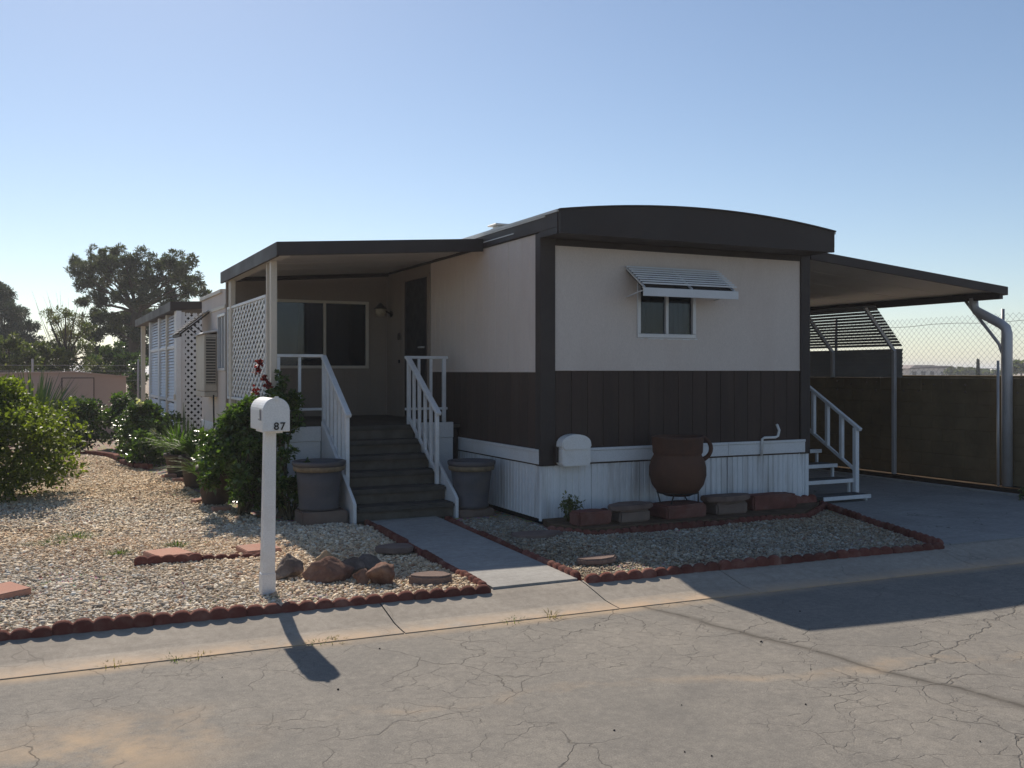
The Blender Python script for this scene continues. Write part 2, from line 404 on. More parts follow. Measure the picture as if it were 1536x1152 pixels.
def link(name, me, parent=None, loc=None, rot=None, scale=None):
    o = bpy.data.objects.new(name, me); col.objects.link(o)
    if loc is not None: o.location = loc
    if rot is not None: o.rotation_euler = rot
    if scale is not None: o.scale = scale
    if parent is not None:
        o.parent = parent
        base = parent.location if parent.type == 'EMPTY' else Vector((0, 0, 0))
        o.matrix_parent_inverse = Matrix.Translation(-base) if base.length else Matrix()
    return o
def thing(name, label, cat, loc=(0, 0, 0), group=None):
    o = bpy.data.objects.new(name, None); col.objects.link(o); o.location = loc
    o.empty_display_size = .1
    return tag(o, label, cat, group)
def tag(o, label, cat, group=None):
    o['label'] = label; o['category'] = cat
    if group: o['group'] = group
    return o
def structure(o): o['kind'] = 'structure'; return o
def stuff(o): o['kind'] = 'stuff'; return o
def np_mesh(name, verts, faces, m, smooth=False, colors=None):
    me = bpy.data.meshes.new(name)
    nv, nf, k = len(verts), len(faces), faces.shape[1]
    me.vertices.add(nv); me.vertices.foreach_set('co', np.ascontiguousarray(verts, dtype=np.float32).ravel())
    me.loops.add(nf*k); me.loops.foreach_set('vertex_index', np.ascontiguousarray(faces, dtype=np.int32).ravel())
    me.polygons.add(nf); me.polygons.foreach_set('loop_start', np.arange(0, nf*k, k, dtype=np.int32))
    try: me.polygons.foreach_set('loop_total', np.full(nf, k, dtype=np.int32))
    except Exception: pass
    if colors is not None:
        a = me.color_attributes.new('tone', 'FLOAT_COLOR', 'POINT')
        a.data.foreach_set('color', np.ascontiguousarray(colors, dtype=np.float32).ravel())
    me.update(calc_edges=True)
    me.materials.append(M[m])
    if smooth: me.shade_smooth()
    return me

# measuring frame: a pixel of the survey picture at a given distance -> a point of the place
_f = Vector((math.sin(R(26)), math.cos(R(26)), 0)); _r = Vector((math.cos(R(26)), -math.sin(R(26)), 0))
def at(px, py, D):
    p = _f*D+_r*((px-768)/1450*D)
    return Vector((p.x, p.y, 1.6+(557-py)/1450*D))

# ------------------------------------------------------------------ ground, road, kerb, yard
def kerbY(x): return 6.57-.048*(x+.2)
def gutY(x): return 6.02-.038*(x+.2)
XS = [-60, -30, -12, -6, -3, -1, 0, 1, 2, 3, 4, 5, 6, 7, 8, 10, 12, 16, 30, 60]
structure(MB().box(-1800, 1800, -1200, 2600, -.6, -.145).build('ground', 'ground_dust'))
mb = MB()
for a, b in zip(XS[:-1], XS[1:]):
    i = len(mb.v); mb.v += [(a, -40, -.1), (b, -40, -.1), (b, gutY(b)+.02, -.1), (a, gutY(a)+.02, -.1)]; mb.f.append((i, i+1, i+2, i+3))
structure(mb.build('road', 'asphalt'))
# rolled kerb, cast in lengths with joints; each length a slab of its own
kerb = structure(thing('kerb', 'rolled concrete kerb and gutter', 'kerb'))
del kerb['label'], kerb['category']
JX = [-40, -12, -4.2, -1.6, 2.12, 3.72, 4.95, 7.32, 9.9, 12.6, 18, 40]
for a, b in zip(JX[:-1], JX[1:]):
    mb = MB(); n = 4
    a2, b2 = a+.005, b-.005
    prof = [(0, -.16), (0, -.094), (.10, -.088), (.2, -.078), (.34, -.045), (.46, -.018), (.53, -.006), (.56, -.004), (.56, -.16)]
    rows = []
    for k in range(n+1):
        x = a2+(b2-a2)*k/n
        g0, k0 = gutY(x), kerbY(x); w = (k0-g0+.05)/.56
        rows.append([(x, g0+q[0]*w, q[1]) for q in prof])
    for row in rows: mb.v += row
    q = len(prof)
    for k in range(n):
        for i in range(q-1):
            mb.f.append((k*q+i, (k+1)*q+i, (k+1)*q+i+1, k*q+i+1))
    mb.f.append(tuple(range(q))); mb.f.append(tuple(n*q+i for i in range(q-1, -1, -1)))
    mb.build('kerb_length', 'kerb_concrete', kerb, smooth=False)

mb = MB()
for a, b in zip(XS[:-1], XS[1:]):
    i = len(mb.v); mb.v += [(a, kerbY(a)+.03, -.02), (b, kerbY(b)+.03, -.02), (b, 60, -.02), (a, 60, -.02)]; mb.f.append((i, i+1, i+2, i+3))
structure(mb.build('yard', 'yard_soil'))
# driveway slabs
drive = structure(thing('driveway', '', '')); del drive['label'], drive['category']
xl = lambda y: 7.47+(y-6.22)*(8.42-7.42)/(8.82-6.22) if y < 8.9 else 8.5
ys = [None, 8.9, 12.6, 17.2, 22.0]
for i in range(4):
    if i == 0:
        poly = [(7.47, kerbY(7.47)+.055), (11.18, kerbY(11.18)+.055), (11.18, 8.893), (8.5, 8.893)]
    else:
        poly = [(8.46, ys[i]), (11.18, ys[i]), (11.18, ys[i+1]-.008), (8.46, ys[i+1]-.008)]
    MB().prism(poly, 'z', -.1, .004).build('slab', 'drive_concrete', drive)
MB().box(11.188, 11.26, 6.1, 22.0, -.1, .03).build('drive_edge', 'walk_concrete', drive, .008)
walk = structure(thing('walkway', '', '')); del walk['label'], walk['category']
for (y0, y1) in ((None, 8.1), (8.108, 9.93)):
    a = y0 if y0 else kerbY(3.3)+.055
    f0 = lambda y: 2.99+(y-6.45)*.045; f1 = lambda y: 3.70+(y-6.45)*.058
    MB().prism([(f0(a), a), (f1(a), a-.012 if not y0 else a), (f1(y1), y1), (f0(y1), y1)], 'z', -.1, .012).build('slab', 'walk_concrete', walk)
structure(MB().prism([(11.265, 6.2), (12.12, 6.2), (12.12, 22.0), (11.265, 22.0)], 'z', -.1, .012).build('soil_strip', 'soil_shaded'))

# ------------------------------------------------------------------ mobile home
FY, LX, RX, BY = 9.016, 4.737, 8.417, 22.0
home = thing('mobile_home', 'single-wide mobile home with pale siding, brown lower boards and white skirting', 'mobile home', (LX, FY, 0))
MB().box(LX+.06, RX-.06, FY+.35, 14.4, .3, 3.0).box(LX+.06, RX-.06, 14.4, BY-.05, .3, 3.0).build('wall_core', 'interior_dark', home)
# front upper wall around the window opening
W0, W1, WZ0, WZ1 = 5.945, 6.72, 1.985, 2.60
MB().box(4.9, W0, FY, FY+.07, 1.625, 2.94).box(W1, 8.285, FY, FY+.07, 1.625, 2.94).box(W0, W1, FY, FY+.07, 1.625, WZ0).box(W0, W1, FY, FY+.07, WZ1, 2.94).build('upper_wall', 'siding_pale', home)
# front lower siding boards
def boards(axis, a, b, w, plane, z0, z1, m, name, th=.03, inward=1, gap=.004):
    n = max(1, round((b-a)/w)); w = (b-a)/n
    mbx = MB()
    if axis == 'x': mbx.box(gap/2, w-gap/2, 0, th*inward, 0, z1-z0)
    else: mbx.box(0, th*inward, gap/2, w-gap/2, 0, z1-z0)
    me = mbx.mesh(name, m, .004)
    for k in range(n):
        if axis == 'x': link(name, me, home, (a+k*w, plane+random.uniform(-.0012, .0012), z0))
        else: link(name, me, home, (plane+random.uniform(-.0012, .0012), a+k*w, z0))
boards('x', 4.905, 8.28, .203, FY, .60, 1.618, 'siding_brown', 'siding_board')
MB().box(4.9, 8.285, FY+.031, FY+.07, .55, 1.62).build('siding_backing', 'siding_brown', home)
# left wall: pale above, brown below, up to the door
boards('y', 9.12, 12.22, .1722, LX, 1.605, 3.06, 'siding_pale', 'siding_panel', gap=.003)
boards('y', 9.12, 12.22, .207, LX, .60, 1.60, 'siding_brown', 'siding_board')
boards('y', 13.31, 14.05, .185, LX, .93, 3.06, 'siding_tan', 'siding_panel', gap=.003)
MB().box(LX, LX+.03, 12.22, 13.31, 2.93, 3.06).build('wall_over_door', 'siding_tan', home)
MB().box(LX+.031, LX+.065, 9.1, 14.05, .3, 3.06).build('siding_backing', 'siding_brown', home)
MB().box(LX, LX+.06, 14.06, BY, .3, 3.06).build('side_wall', 'siding_pale', home)
MB().box(RX-.06, RX, FY+.14, BY, .62, 3.06).build('side_wall', 'siding_tan', home)
MB().box(LX+.06, RX-.06, BY-.05, BY, .3, 3.06).build('rear_wall', 'siding_pale', home)
# white line trims between upper and lower walls
MB().box(4.902, 8.283, FY-.008, FY+.02, 1.606, 1.628).build('belt_trim', 'siding_pale', home, .003)
MB().box(LX-.008, LX+.02, 9.105, 12.22, 1.59, 1.612).build('belt_trim', 'siding_pale', home, .003)
# corner posts and header
MB().box(LX-.018, 4.9, FY-.02, FY+.1, .60, 3.06).build('corner_post', 'trim_brown', home, .006)
MB().box(8.285, RX+.018, FY-.02, FY+.12, .60, 3.06).build('corner_post', 'trim_brown', home, .006)
MB().box(4.901, 8.284, FY-.014, FY+.07, 2.935, 3.05).build('header_board', 'trim_brown', home, .004)
# arched roof with deep front overhang
RFY = 8.56
def arch(x, zl=3.235, rise=.13):
    u = (x-LX)/(RX-LX)
    return zl+rise*(1-(2*u-1)**2)
def arch_band(x0, x1, y0, y1, off_top, bot, name, m, n=24, follow=None):
    mb = MB(); xs = [x0+(x1-x0)*k/n for k in range(n+1)]
    top = [(x, arch(x)+off_top) for x in xs]
    if follow is None: low = [(x1, bot), (x0, bot)]
    else: low = [(x, arch(x)+follow) for x in reversed(xs)]
    mb.prism(top+low, 'y', y0, y1)
    return mb.build(name, m, home)
arch_band(LX-.02, RX-.02, RFY, RFY+.045, 0, 3.0, 'front_fascia', 'trim_brown')
arch_band(LX-.03, RX-.01, RFY-.02, RFY+.03, .016, 0, 'fascia_cap', 'trim_brown', follow=.002)
arch_band(LX-.045, RX+.03, RFY+.03, BY+.25, .014, 0, 'roof_sheet', 'roof_metal', follow=-.012)
MB().box(LX+.0, RX-.02, RFY+.046, FY-.02, 3.005, 3.03).build('soffit', 'trim_brown', home)
MB().box(LX-.03, LX+.02, RFY+.046, BY+.2, 3.065, 3.222).build('side_fascia', 'trim_brown', home, .004)
MB().box(LX-.03, LX+.02, RFY+.046, FY-.021, 3.0, 3.064).build('overhang_return', 'trim_brown', home)
MB().box(RX-.02, RX+.03, RFY+.046, BY+.2, 3.065, 3.222).build('side_fascia', 'trim_brown', home, .004)
MB().box(LX-.04, LX-.028, RFY+.3, 12.9, 3.20, 3.216).build('drip_edge', 'roof_metal', home)
MB().box(LX-.037, LX-.03, 9.6, 10.6, 3.118, 3.128).build('drip_edge', 'roof_metal', home)
for (x, y, h, s) in ((LX+.16, 10.35, .10, .09), (LX+.42, 12.2, .14, .07)):
    v = MB().box(x-s, x+s, y-s, y+s, 3.235, 3.235+h*.55).build('roof_vent', 'roof_metal', home)
    MB().box(x-s*1.35, x+s*1.35, y-s*1.35, y+s*1.35, 3.235+h*.8, 3.235+h).box(x-s*.8, x+s*.8, y-s*.8, y+s*.8, 3.235+h*.55, 3.235+h*.8).build('vent_cap', 'roof_metal', v, .01)
# skirting: ribbed sheets with a stepped white band above
def rib_sheet(w, h, pitch=.076, d=.011):
    mb = MB(); n = int(round(w/pitch)); p = w/n
    prof = []
    for k in range(n):
        x = k*p
        prof += [(x, 0), (x+p*.62, 0), (x+p*.72, d), (x+p*.90, d)]
    prof.append((w, 0))
    for (x, y) in prof: mb.v += [(x, y, 0), (x, y, h)]
    for i in range(len(prof)-1): mb.f.append((2*i, 2*i+2, 2*i+3, 2*i+1))
    return mb
me_r = rib_sheet(.61, .60).mesh('skirt_sheet', 'skirt_white')
for k in range(6): link('skirt_sheet', me_r, home, (LX+.012+k*.612, FY+.006+.002*(k % 2), .04), None, (.995, 1, 1))
for k in range(5): link('skirt_sheet', me_r, home, (LX+.006+.002*(k % 2), FY+.63+k*.612, .04), (0, 0, R(-90)), (1, -1, 1) if False else (1, 1, 1))
MB().box(LX+.04, RX-.03, FY+.04, 14.0, -.02, .62).build('skirt_backing', 'interior_dark', home)
MB().box(RX-.03, RX, FY+.03, BY, 0, .62).build('skirt_side', 'skirt_white', home)
MB().box(LX-.012, LX+.01, FY-.012, FY+.03, .02, .60).build('skirt_corner', 'skirt_white', home, .004)
MB().box(RX-.05, RX+.006, FY-.006, FY+.03, .02, .64).build('skirt_corner', 'skirt_white', home, .004)
def skirt_band(x0, x1):
    MB().box(x0, x1, FY-.024, FY-.001, .618, .745).box(x0, x1, FY-.034, FY-.001, .745, .775).build('skirt_band', 'white_paint', home, .004)
skirt_band(5.03, 7.18); skirt_band(7.183, 8.35)
MB().box(LX-.024, LX-.001, 9.03, 11.5, .618, .745).box(LX-.034, LX-.001, 9.03, 11.5, .745, .775).build('skirt_band', 'white_paint', home, .004)

# front window
def window(parent, o, u, v, x0, x1, z0, z1, mulls, frame=.035, depth=.05, fm='alu', proud=.02, curtains=()):
    """o: function (a, d, z)->point with a along the wall and d outward"""
    w = thing_part = MB()
    def bx(mb, a0, a1, d0, d1, b0, b1):
        P = [o(a0, d0, b0), o(a1, d0, b0), o(a1, d1, b0), o(a0, d1, b0), o(a0, d0, b1), o(a1, d0, b1), o(a1, d1, b1), o(a0, d1, b1)]
        mb.hexa(P)
    bx(w, x0-.01, x1+.01, -.03, proud, z0-.012, z0+frame); bx(w, x0-.01, x1+.01, -.03, proud, z1-frame, z1+.012)
    bx(w, x0-.01, x0+frame, -.03, proud-.002, z0+frame, z1-frame); bx(w, x1-frame, x1+.01, -.03, proud-.002, z0+frame, z1-frame)
    fo = w.build('window_frame', fm, parent, .004)
    for mx in mulls:
        q = MB(); bx(q, mx-.018, mx+.018, -.028, proud-.006, z0+frame, z1-frame); q.build('mullion', fm, fo, .003)
    ed = [x0+frame]+list(mulls)+[x1-frame]
    for a, b in zip(ed[:-1], ed[1:]):
        q = MB(); bx(q, a+.002, b-.002, -.022, -.018, z0+frame, z1-frame); q.build('pane', 'window_glass', fo)
    for (a, b, c0, c1, dep, cm) in curtains:
        q = MB(); n = 10
        for k in range(n):
            aa, bb = a+(b-a)*k/n, a+(b-a)*(k+1)/n; dd = .006*(k % 2)
            bx(q, aa, bb, -dep-dd-.004, -dep-dd, c0, c1)
        q.build('curtain', cm, fo)
    return fo
fo = lambda a, d, z: (a, FY-d, z)
window(home, fo, 0, 0, W0, W1, WZ0, WZ1, [6.335], curtains=[(6.36, 6.70, WZ0, 2.40, .10, 'curtain'), (5.95, 6.33, WZ0, WZ1, .2, 'curtain_dark')])
# ragged caulk under the front window frame
mb = MB()
for k in range(16):
    x = W0-.02+k*.052; h = random.uniform(.006, .02)
    mb.box(x, x+.05, FY-.006, FY+.002, WZ0-.012-h, WZ0-.011)
mb.build('caulk', 'white_paint', home)
# slatted aluminium awning over the front window
awo = MB().box(5.765, 7.035, 8.628, 8.64, 2.405, 2.495).box(5.765, 7.035, 8.64, 8.665, 2.488, 2.495).build('window_awning', 'awning_alu', home, .002)
for x in (5.80, 6.42, 7.0): MB().beam((x, FY-.005, 2.735), (x, 8.66, 2.50), .018, .018).build('awning_rafter', 'awning_alu', awo)
for x in (5.80, 7.0): MB().beam((x, FY-.005, 2.42), (x, 8.69, 2.47), .012, .012).build('awning_brace', 'awning_alu', awo)
for k in range(8):
    f = k/8
    y = FY-.012-f*.355; z = 2.755-f*.232
    MB().box(5.77, 7.03, y-.042, y-.036, z-.015, z+.002).box(5.77, 7.03, y-.036, y-.026, z-.002, z+.002).build('awning_slat', 'awning_alu', awo)
MB().hexa([(5.79, 8.665, 2.478), (7.01, 8.665, 2.478), (7.01, FY-.01, 2.712), (5.79, FY-.01, 2.712), (5.79, 8.665, 2.484), (7.01, 8.665, 2.484), (7.01, FY-.01, 2.718), (5.79, FY-.01, 2.718)]).build('awning_gap_shade', 'trim_brown', awo)  # dark sheet added so the gaps between slats look shaded
# entry door (dark screen door) in the left wall
dr = MB().box(LX-.012, LX+.03, 12.31, 13.22, .96, 2.885).build('door', 'screen_black', home)
MB().box(LX-.024, LX+.03, 12.225, 12.305, .95, 2.925).box(LX-.024, LX+.03, 13.225, 13.305, .95, 2.925).box(LX-.026, LX+.03, 12.225, 13.305, 2.89, 2.928).build('door_frame', 'siding_tan', dr, .004)
MB().box(LX-.02, LX-.012, 12.33, 12.37, 1.0, 2.87).box(LX-.02, LX-.012, 13.16, 13.2, 1.0, 2.87).box(LX-.019, LX-.012, 12.37, 13.16, 1.80, 1.84).build('door_stile', 'trim_brown', dr)
MB().tube([(LX-.01, 12.42, 1.93), (LX-.06, 12.42, 1.93)], .014).tube([(LX-.06, 12.42, 1.93), (LX-.06, 12.54, 1.93)], .011).build('handle', 'alu', dr, smooth=True)
MB().box(LX-.03, LX, 13.42, 13.49, 2.06, 2.16).build('doorbell', 'trim_brown', home, .006)
MB().box(LX-.02, LX, 13.45, 13.49, 1.72, 1.77).build('doorbell', 'trim_brown', home, .004)

# side room (tip-out) behind the porch
TY, TX, TB = 14.05, 2.36, 16.35
tip = MB()
WA, WB, WC0, WC1 = 2.80, 4.435, 1.655, 2.635
tip.box(TX, WA, TY, TY+.06, .3, 2.9).box(WB, LX-.002, TY, TY+.06, .3, 2.9).box(WA, WB, TY, TY+.06, .3, WC0).box(WA, WB, TY, TY+.06, WC1, 2.9)
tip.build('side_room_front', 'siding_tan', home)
MB().prism([(TX, 2.901), (LX-.002, 2.901), (LX-.002, 3.13), (TX, 2.955)], 'y', TY+.002, TY+.05).build('gable_filler', 'siding_tan', home)
for k in range(11):                        # battens over the panel grooves
    x = TX+.12+k*.2
    if x > LX-.1: break
    if WA-.02 < x < WB+.02: MB().box(x-.007, x+.007, TY-.005, TY+.001, .93, WC0-.03).build('batten', 'siding_tan', home)
    else: MB().box(x-.007, x+.007, TY-.005, TY+.001, .93, 2.84).build('batten', 'siding_tan', home)
fo2 = lambda a, d, z: (a, TY-d, z)
window(home, fo2, 0, 0, WA, WB, WC0, WC1, [3.775], frame=.03, fm='cream_post', curtains=[(2.82, 3.40, WC0, WC1, .10, 'curtain'), (3.40, 4.42, WC0, WC1, .22, 'curtain_dark')])
S0, S1, SZ0, SZ1 = 14.10, 14.72, 1.62, 2.42
side = MB()
side.box(TX, TX+.06, TY+.06, S0, .55, 2.76).box(TX, TX+.06, S1, TB, .55, 2.76).box(TX, TX+.06, S0, S1, .55, SZ0).box(TX, TX+.06, S0, S1, SZ1, 2.76)
side.box(TX+.06, LX, TB-.06, TB, .3, 2.76)
side.build('side_room_wall', 'siding_pale', home)
MB().box(TX+.35, LX-.01, TY+.36, TB-.1, .3, 2.74).build('side_room_core', 'interior_dark', home)
fo3 = lambda a, d, z: (TX-d, a, z)
window(home, fo3, 0, 0, S0, S1, SZ0, SZ1, [14.4], frame=.03, curtains=[(14.42, 14.7, SZ0, SZ1, .12, 'curtain')])
MB().hexa([(TX-.03, TY+.35, 2.735), (LX, TY+.35, 2.87), (LX, TB+.05, 2.87), (TX-.03, TB+.05, 2.735), (TX-.03, TY+.35, 2.79), (LX, TY+.35, 2.93), (LX, TB+.05, 2.93), (TX-.03, TB+.05, 2.79)]).build('side_room_roof', 'cream_post', home, .004)
MB().box(TX-.014, TX+.02, TY+.062, TB, 2.50, 2.55).build('wall_trim', 'cream_post', home, .004)
for k in range(3): link('skirt_sheet', me_r, home, (TX+.01, TY+.78+k*.612, .12), (0, 0, R(-90)))
MB().box(TX-.012, TX, TY+.07, TB, .70, .82).build('skirt_band', 'white_paint', home, .004)
MB().box(TX+.03, LX, TY+.03, TB-.02, 0, .5).build('skirt_backing', 'interior_dark', home)
# dark slatted awning over the far side-room window
q = MB().box(1.90, 1.93, 15.42, 16.3, 2.13, 2.18).build('side_awning', 'trim_brown', home)
for y in (15.5, 16.2):
    MB().beam((TX-.005, y, 2.52), (1.92, y, 2.17), .02, .025).build('awning_rafter', 'trim_brown', q)
    MB().beam((TX-.005, y, 2.12), (2.1, y, 2.32), .014, .014).build('awning_brace', 'trim_brown', q)
for k in range(9):
    f = k/8; x = TX-.03-f*.41; z = 2.52-f*.335
    MB().hexa([(x-.05, 15.42, z-.006), (x, 15.42, z+.016), (x, 16.3, z+.016), (x-.05, 16.3, z-.006), (x-.05, 15.42, z), (x, 15.42, z+.022), (x, 16.3, z+.022), (x-.05, 16.3, z)]).build('awning_slat', 'trim_brown', q)

# evaporative cooler on the side room wall
ck = thing('window_cooler', 'tan evaporative cooler box with louvred face on the side room wall', 'cooler', (2.27, 15.2, 1.22))
MB().box(2.165, TX-.001, 14.80, 15.62, 1.30, 2.15).build('cabinet', 'cooler_tan', ck, .012)
MB().prism([(2.13, 2.15), (2.37, 2.19), (2.355, 2.225), (2.155, 2.18)], 'y', 14.77, 15.65).build('hood', 'mail_white', ck, .006)
MB().box(2.195, 2.33, 14.788, 14.80, 1.40, 2.10).build('pad', 'cooler_pad', ck)
lv = MB().box(0, .14, 0, .012, 0, .014).mesh('louvre', 'cooler_tan')
for k in range(17): link('louvre', lv, ck, (2.192, 14.778, 1.405+k*.042))
MB().box(2.17, TX-.001, 14.79, 15.63, 1.22, 1.298).build('drip_pan', 'cooler_tan', ck, .006)
MB().tube([(2.30, 14.79, 1.25), (2.30, 14.77, 1.0), (2.31, 14.78, .5)], .012, 6).build('hose', 'iron', ck, smooth=True)

# wall lantern beside the door
lm = thing('wall_lantern', 'bronze wall lantern between the porch window and dark door', 'lamp', (4.66, 13.82, 2.4))
MB().lathe([(.045, 0), (.05, .01), (.05, .025), (.02, .03)], (0, 0, 0), 12).build('backplate', 'lamp_bronze', lm).rotation_euler = (0, R(-90), 0)
lm.children[0].location = (LX-.001, 13.82, 2.46)
MB().tube([(LX-.02, 13.82, 2.46), (LX-.1, 13.82, 2.50), (LX-.16, 13.82, 2.57), (LX-.18, 13.82, 2.60)], .012, 6).build('arm', 'lamp_bronze', lm, smooth=True)
MB().lathe([(.1, 0), (.085, .02), (.045, .06), (.015, .09)], (LX-.18, 13.82, 2.53), 14).build('cap', 'lamp_bronze', lm, smooth=True)
MB().lathe([(.05, -.11), (.075, -.06), (.08, 0)], (LX-.18, 13.82, 2.53), 14).build('glass_shade', 'lamp_glass', lm, smooth=True)

# ------------------------------------------------------------------ porch cover
pc = thing('porch_cover', 'flat porch roof with brown fascia on slim cream posts beside the front door', 'porch roof', (2.36, 11, 0))
PY0, PY1, PX0, PX1 = 10.41, 14.03, 2.275, LX-.034
def pz(x): return 2.99+(x-PX0)/(LX-PX0)*.18
def slope_box(mb, x0, x1, y0, y1, lo, hi, fn): return mb.hexa([(x0, y0, fn(x0)+lo), (x1, y0, fn(x1)+lo), (x1, y1, fn(x1)+lo), (x0, y1, fn(x0)+lo), (x0, y0, fn(x0)+hi), (x1, y0, fn(x1)+hi), (x1, y1, fn(x1)+hi), (x0, y1, fn(x0)+hi)])
slope_box(MB(), PX0+.03, PX1, PY0+.03, PY1, -.035, -.01, pz).build('roof_sheet', 'roof_metal', pc)
n = 9; w = (PY1-.02-PY0-.05)/n
for k in range(n):
    y = PY0+.05+k*w
    slope_box(MB(), PX0+.06, PX1-.002, y+.003, y+w-.003, -.085+.003*(k % 2), -.04, pz).build('ceiling_panel', 'ceiling_paint', pc)
slope_box(MB(), PX0, PX1, PY0, PY0+.03, -.15, 0, pz).build('front_fascia', 'trim_brown', pc, .004)
MB().box(PX0, PX0+.03, PY0+.03, PY1, 2.835, 2.993).build('side_fascia', 'trim_brown', pc, .004)
slope_box(MB(), PX0+.03, PX1, PY1-.16, PY1-.03, -.14, -.087, pz).build('rear_beam', 'trim_brown', pc, .004)
MB().box(2.30, 2.44, 10.46, 13.95, 2.845, 2.90).build('side_beam', 'ceiling_paint', pc, .004)
for (y, s) in ((10.98, .036), (11.27, .019), (13.55, .036), (13.72, .022)):
    MB().box(2.36-s, 2.36+s, y-s, y+s, -.02, 2.845).build('post', 'cream_post', pc, .006)
# lattice privacy panel
lt = thing('lattice_panel', 'white diagonal lattice privacy panel between the porch posts', 'lattice', (2.36, 12.55, 1.22))
Y0, Y1, Z0, Z1 = 11.29, 13.85, 1.22, 2.49
MB().box(2.335, 2.375, Y0, Y1, Z1-.035, Z1).box(2.335, 2.375, Y0, Y1, Z0, Z0+.035).box(2.334, 2.376, Y0, Y0+.035, Z0+.035, Z1-.035).box(2.334, 2.376, Y1-.035, Y1, Z0+.035, Z1-.035).build('frame', 'rail_white', lt, .003)
def lattice(parent, axis, plane, a0, a1, z0, z1, pitch, wid, th, m, sl=1.0):
    zz0 = z0; z1 = z0+(z1-z0)/sl
    k = -int((z1-z0)/pitch)-1
    while a0+k*pitch < a1+(z1-z0)+pitch:
        for s in (1, -1):
            c = a0+k*pitch
            if s == 1: ts = (max(a0, c), min(a1, c+(z1-z0)))
            else: ts = (max(a0, c-(z1-z0)), min(a1, c))
            if ts[1]-ts[0] > .03:
                if s == 1: p, q = (ts[0], z0+ts[0]-c), (ts[1], z0+ts[1]-c)
                else: p, q = (ts[0], z0+c-ts[0]), (ts[1], z0+c-ts[1])
                p, q = (p[0], zz0+(p[1]-zz0)*sl), (q[0], zz0+(q[1]-zz0)*sl)
                off = th*.5*s
                if axis == 'y': MB().beam((plane+off, p[0], p[1]), (plane+off, q[0], q[1]), wid, th*.98, (1, 0, 0)).build('lattice_slat', m, parent)
                else: MB().beam((p[0], plane+off, p[1]), (q[0], plane+off, q[1]), wid, th*.98, (0, 1, 0)).build('lattice_slat', m, parent)
        k += 1
lattice(lt, 'y', 2.355, Y0+.035, Y1-.035, Z0+.035, Z1-.035, .205, .036, .008, 'rail_white', .56)

# ------------------------------------------------------------------ porch deck, steps and railings
dk = thing('porch_steps', 'carpeted porch steps and deck with white picket railings at front door', 'steps', (3.5, 10.6, 0))
DZ = .95; SX0, SX1 = 3.0, 4.10
MB().box(2.40, LX-.03, 11.14, 14.0, DZ-.05, DZ-.008).build('deck_board', 'carpet', dk)
MB().box(2.42, LX-.035, 11.19, 13.98, -.02, DZ-.052).build('deck_core', 'interior_dark', dk)
for k in range(6):
    y = 9.90+.25*k; z = .158*(k+1)
    if k < 5: MB().box(SX0, SX1+.01, y-.045, y+.262, z-.06, z).build('tread', 'carpet', dk, .018, seg=2)
    else: MB().box(SX0, SX1+.01, y-.03, y+.30, DZ-.06, DZ).build('tread', 'carpet', dk, .018, seg=2)
    MB().box(SX0, SX1, y+.002, y+.02, z-.158, z-.056).build('riser', 'carpet_riser', dk)
for x in (SX0-.05, SX1+.012):
    MB().prism([(9.84, -.02), (9.84, .20), (9.90, .25), (11.14, 1.02), (11.14, -.02)], 'x', x, x+.035).build('stringer', 'white_paint', dk, .005)
MB().box(2.40, SX0-.052, 11.15, 11.18, -.02, .78).box(2.40, SX0-.052, 11.135, 11.18, .782, DZ+.005).build('deck_skirt', 'white_paint', dk, .004)
MB().box(SX1+.05, 4.62, 11.15, 11.18, -.02, .78).box(SX1+.05, 4.62, 11.135, 11.18, .782, DZ+.02).build('deck_skirt', 'white_paint', dk, .004)
def rail(x, y0, z0, y1, z1, posts_to, nb):
    r = MB().beam((x, y0-.06, z0-.038), (x, y1+.03, z1+.019), .065, .04).build('handrail', 'rail_white', dk, .006)
    MB().box(x-.022, x+.022, y0-.02, y0+.024, posts_to[0], z0-.03).build('post', 'rail_white', dk, .004)
    MB().box(x-.022, x+.022, y1-.024, y1+.02, posts_to[1], z1-.022).build('post', 'rail_white', dk, .004)
    lo0, lo1 = z0-.72, z1-.72
    MB().beam((x, y0-.015, lo0), (x, y1, lo1), .03, .045).build('bottom_rail', 'rail_white', dk, .004)
    for k in range(1, nb+1):
        f = k/(nb+1); y = y0+(y1-y0)*f; z = z0+(z1-z0)*f; zl = lo0+(lo1-lo0)*f
        MB().box(x-.017, x+.017, y-.017, y+.017, zl, z-.02).build('baluster', 'rail_white', dk, .003)
rail(SX0+.005, 10.26, 1.15, 11.22, 1.76, (.30, .9), 5)
rail(SX1-.03, 10.30, 1.15, 11.24, 1.75, (.30, .9), 4)
def rail_x(x0, x1, y, ztop, posts, pickets, low):
    MB().box(x0, x1, y-.03, y+.03, ztop-.035, ztop).build('handrail', 'rail_white', dk, .006)
    MB().box(x0, x1, y-.013, y+.013, low, low+.03).build('bottom_rail', 'rail_white', dk, .003)
    for x in posts: MB().box(x-.022, x+.022, y-.022, y+.022, DZ-.02, ztop-.036).build('post', 'rail_white', dk, .004)
    for x in pickets: MB().box(x-.016, x+.016, y-.016, y+.016, low+.031, ztop-.036).build('baluster', 'rail_white', dk, .003)
rail_x(2.41, SX0, 11.24, 1.80, (2.47,), (2.72,), 1.14)
rail_x(SX1-.06, 4.60, 11.29, 1.79, (4.555,), (4.22, 4.38), 1.12)
# railing along the porch side, behind the lattice and rose
MB().box(2.40, 2.44, 11.27, 13.9, 1.76, 1.79).build('handrail', 'rail_white', dk, .006)
for k in range(11): MB().box(2.405, 2.435, 11.45+k*.23, 11.48+k*.23, DZ-.01, 1.758).build('baluster', 'rail_white', dk, .003)

